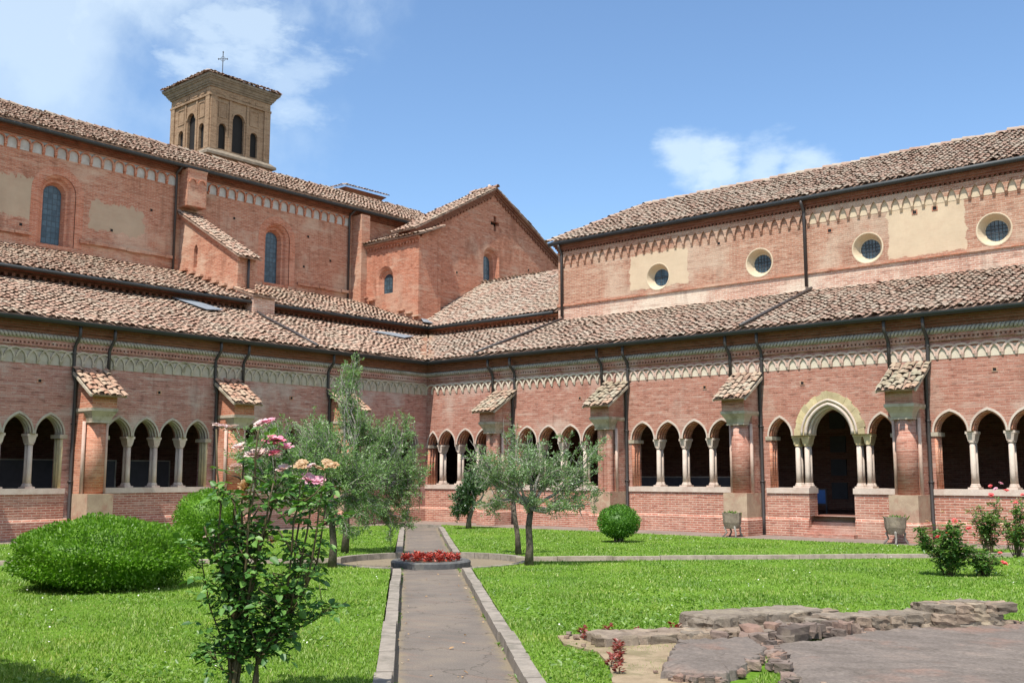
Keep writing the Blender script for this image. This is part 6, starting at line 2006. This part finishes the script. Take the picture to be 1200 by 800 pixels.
def grass(n, seed):
    rng = np.random.default_rng(seed)
    cx_, cy_ = cam.location.x, cam.location.y
    ang = R(40.623 + 90) + rng.uniform(R(-34), R(34), n)
    r_ = np.exp(rng.uniform(math.log(4.5), math.log(34), n))
    x, y = cx_ + r_ * np.cos(ang), cy_ + r_ * np.sin(ang)
    ok = in_any(x, y)
    # keep off the ruin and bare soil
    ok &= ~inpoly(x, y, [(21.95, -17.15), (22.2, -16.7), (22.1, -15.95), (22.6, -15.2), (23.25, -14.35), (25.5, -13.0), (27.5, -16.0), (25.0, -19.0), (23.4, -19.4), (22.35, -17.75)])
    ok &= ~inpoly(x, y, [(21.3, -17.8), (21.80, -17.15), (22.3, -17.7), (22.6, -18.9), (22.2, -19.5)])
    soil = inpoly(x, y, [(20.05, -17.95), (20.9, -18.45), (21.8, -19.5), (22.2, -19.6), (22.2, -17.5), (22.9, -14.9), (23.3, -14.2), (23.1, -13.9), (21.9, -15.0), (21.2, -15.2), (20.85, -16.7)])
    ok &= ~(soil & (rng.random(n) > 0.68))
    x, y, r_ = x[ok], y[ok], r_[ok]; m = len(x)
    P = np.stack([x, y, np.full(m, LZ - 0.01)], 1)
    # taller tufts in places
    tuft = 0.5 + 0.5 * np.sin(x * 2.3 + 1.2 * np.sin(y * 1.9)) * np.sin(y * 2.6 + 0.9 * np.sin(x * 3.1))
    h = rng.uniform(0.018, 0.040, m) * (0.75 + 0.7 * tuft)
    a = rng.uniform(0, 6.28, m)
    lean = np.stack([np.cos(a), np.sin(a), np.zeros(m)], 1) * (rng.uniform(0.2, 0.9, m) * h)[:, None]
    b = a + rng.uniform(0.8, 2.2, m)
    w = (0.0024 + 0.00042 * r_) * rng.uniform(0.7, 1.4, m)
    S = np.stack([np.cos(b), np.sin(b), np.zeros(m)], 1) * w[:, None]
    V = np.stack([P - S, P + S, P + lean + np.array([0, 0, 1.0]) * h[:, None]], axis=1).reshape(-1, 3)
    return V, np.arange(3 * m).reshape(m, 3)


t = NT('grass_blades')
g = t.node("ShaderNodeNewGeometry")
col = t.ramp(g.outputs["Random Per Island"], [(0.0, (0.125, 0.215, 0.024)), (0.5, (0.195, 0.315, 0.038)), (0.85, (0.28, 0.39, 0.070)), (1.0, (0.42, 0.43, 0.16))])
n = t.noise(g.outputs["Position"], 0.75, 5, 0.65)
col = t.mix(0.55, col, t.ramp(n, [(0.30, (0.45, 0.68, 0.55)), (0.45, (0.9, 0.95, 0.9)), (0.58, (1.1, 1.05, 1.0)), (0.70, (1.75, 1.35, 1.3))]), 'MULTIPLY')
M['grass'] = t.leaf(col, 0.35, 0.03, 0.5)
V, F = grass(650000, 3)
gr = np_obj('grass', V, F, M['grass'])
tag(gr, kind='stuff')
# clover and weeds: low broad tufts, thicker towards the ruin
rng = np.random.default_rng(8)
n = 60000
ang = R(130.623) + rng.uniform(R(-34), R(34), n); r_ = np.exp(rng.uniform(math.log(5), math.log(30), n))
x, y = cam.location.x + r_ * np.cos(ang), cam.location.y + r_ * np.sin(ang)
dens = np.clip(np.sin(x * 1.3 + 2 * np.sin(y * 0.8)) * np.sin(y * 1.7 + x * 0.4) * 0.8 + 0.05 + 0.9 * np.exp(-((x - 20.3) ** 2 + (y + 16.0) ** 2) / 4.0), 0, 1)
ok = in_any(x, y) & (rng.random(n) < dens * 0.8) & ~inpoly(x, y, [(20.05, -17.95), (20.9, -18.45), (21.8, -19.5), (26, -19.6), (28, -14.9), (25.6, -12.9), (23.1, -13.9), (21.9, -15.0), (21.2, -15.2), (20.85, -16.7)])
x, y = x[ok], y[ok]; m = len(x)
P = np.stack([x, y, LZ + rng.uniform(0.01, 0.05, m)], 1)
a = rng.uniform(0, 6.28, m)
V, F = broad_leaves(P, np.stack([np.cos(a), np.sin(a), rng.uniform(0.1, 0.9, m)], 1), rng.uniform(0.025, 0.06, m), rng.uniform(0.018, 0.04, m), rng, np.tile(np.array([0, 0, 1.0]), (m, 1)))
tag(np_obj('clover', V, F, M['weed_leaf']), kind='stuff')
n = 900
ang = R(130.623) + rng.uniform(R(-34), R(34), n); r_ = rng.uniform(6, 28, n)
x, y = cam.location.x + r_ * np.cos(ang), cam.location.y + r_ * np.sin(ang)
ok = in_any(x, y) & (rng.random(n) < np.clip(0.5 + np.sin(x * 1.1) * np.sin(y * 0.9), 0, 1)) & ~inpoly(x, y, [(20.05, -17.95), (21.8, -19.7), (26, -19.6), (28, -14.9), (25.6, -12.9), (21.2, -15.0)])
x, y = x[ok], y[ok]; m = len(x)
P = np.stack([x, y, LZ + rng.uniform(0.045, 0.075, m)], 1)
V, F = leaf_quads(P, np.stack([rng.normal(size=m), rng.normal(size=m), np.full(m, 0.2)], 1), 0.022, 0.022, rng, np.tile(np.array([0, 0, 1.0]), (m, 1)))
M['daisy'] = plain('daisy_petals', (0.78, 0.78, 0.70), 0.7, 0.2, 0.05)
tag(np_obj('daisies', V, F, M['daisy']), kind='stuff')
# weeds rooted along the kerbs and in the broken paving
n = 900
s_, sd = rng.uniform(-2, 22, n), np.where(rng.random(n) < 0.5, -1.0, 1.0)
keepw = np.sin(s_ * 2.1 + sd) * np.sin(s_ * 0.9 + 2 * sd) > 0.1
t_ = sd * (HW + 0.005 - np.abs(rng.normal(0, 0.018, n)))
xy = np.array([to_xy(a, b) for a, b in zip(s_, t_)])[keepw]
xw = np.concatenate([rng.uniform(0, 1, 420)[:, None] * np.array([[0.42, -0.75]]) + np.array([[21.97, -17.25]]) + rng.normal(0, 0.05, (420, 2)), xy])
hz = np.concatenate([np.full(420, LZ), np.full(len(xy), 0.0)]); m = len(xw)
P = np.concatenate([xw, hz[:, None] + 0.004], 1)
V, F = broad_leaves(P, np.stack([rng.normal(size=m), rng.normal(size=m), rng.uniform(0.4, 1.6, m)], 1), rng.uniform(0.02, 0.06, m), rng.uniform(0.008, 0.022, m), rng, np.tile(np.array([0, 0, 1.0]), (m, 1)))
tag(np_obj('weeds', V, F, M['weed_leaf']), kind='stuff')
# a few fallen dry leaves on the path
n = 60
s_, t_ = rng.uniform(-2, 10, n), rng.uniform(-0.5, 0.5, n) ** 1.0
t_ = np.where(rng.random(n) < 0.6, np.sign(t_) * (0.40 + 0.1 * rng.random(n)), t_)
xy = np.array([to_xy(a, b) for a, b in zip(s_, t_)])
P = np.concatenate([xy, np.full((n, 1), 0.008)], 1)
V, F = broad_leaves(P, np.stack([rng.normal(size=n), rng.normal(size=n), np.full(n, 0.1)], 1), rng.uniform(0.02, 0.06, n), rng.uniform(0.015, 0.035, n), rng, np.tile(np.array([0, 0, 1.0]), (n, 1)))
tag(np_obj('fallen_leaves', V, F, M['petal_dry']), kind='stuff')
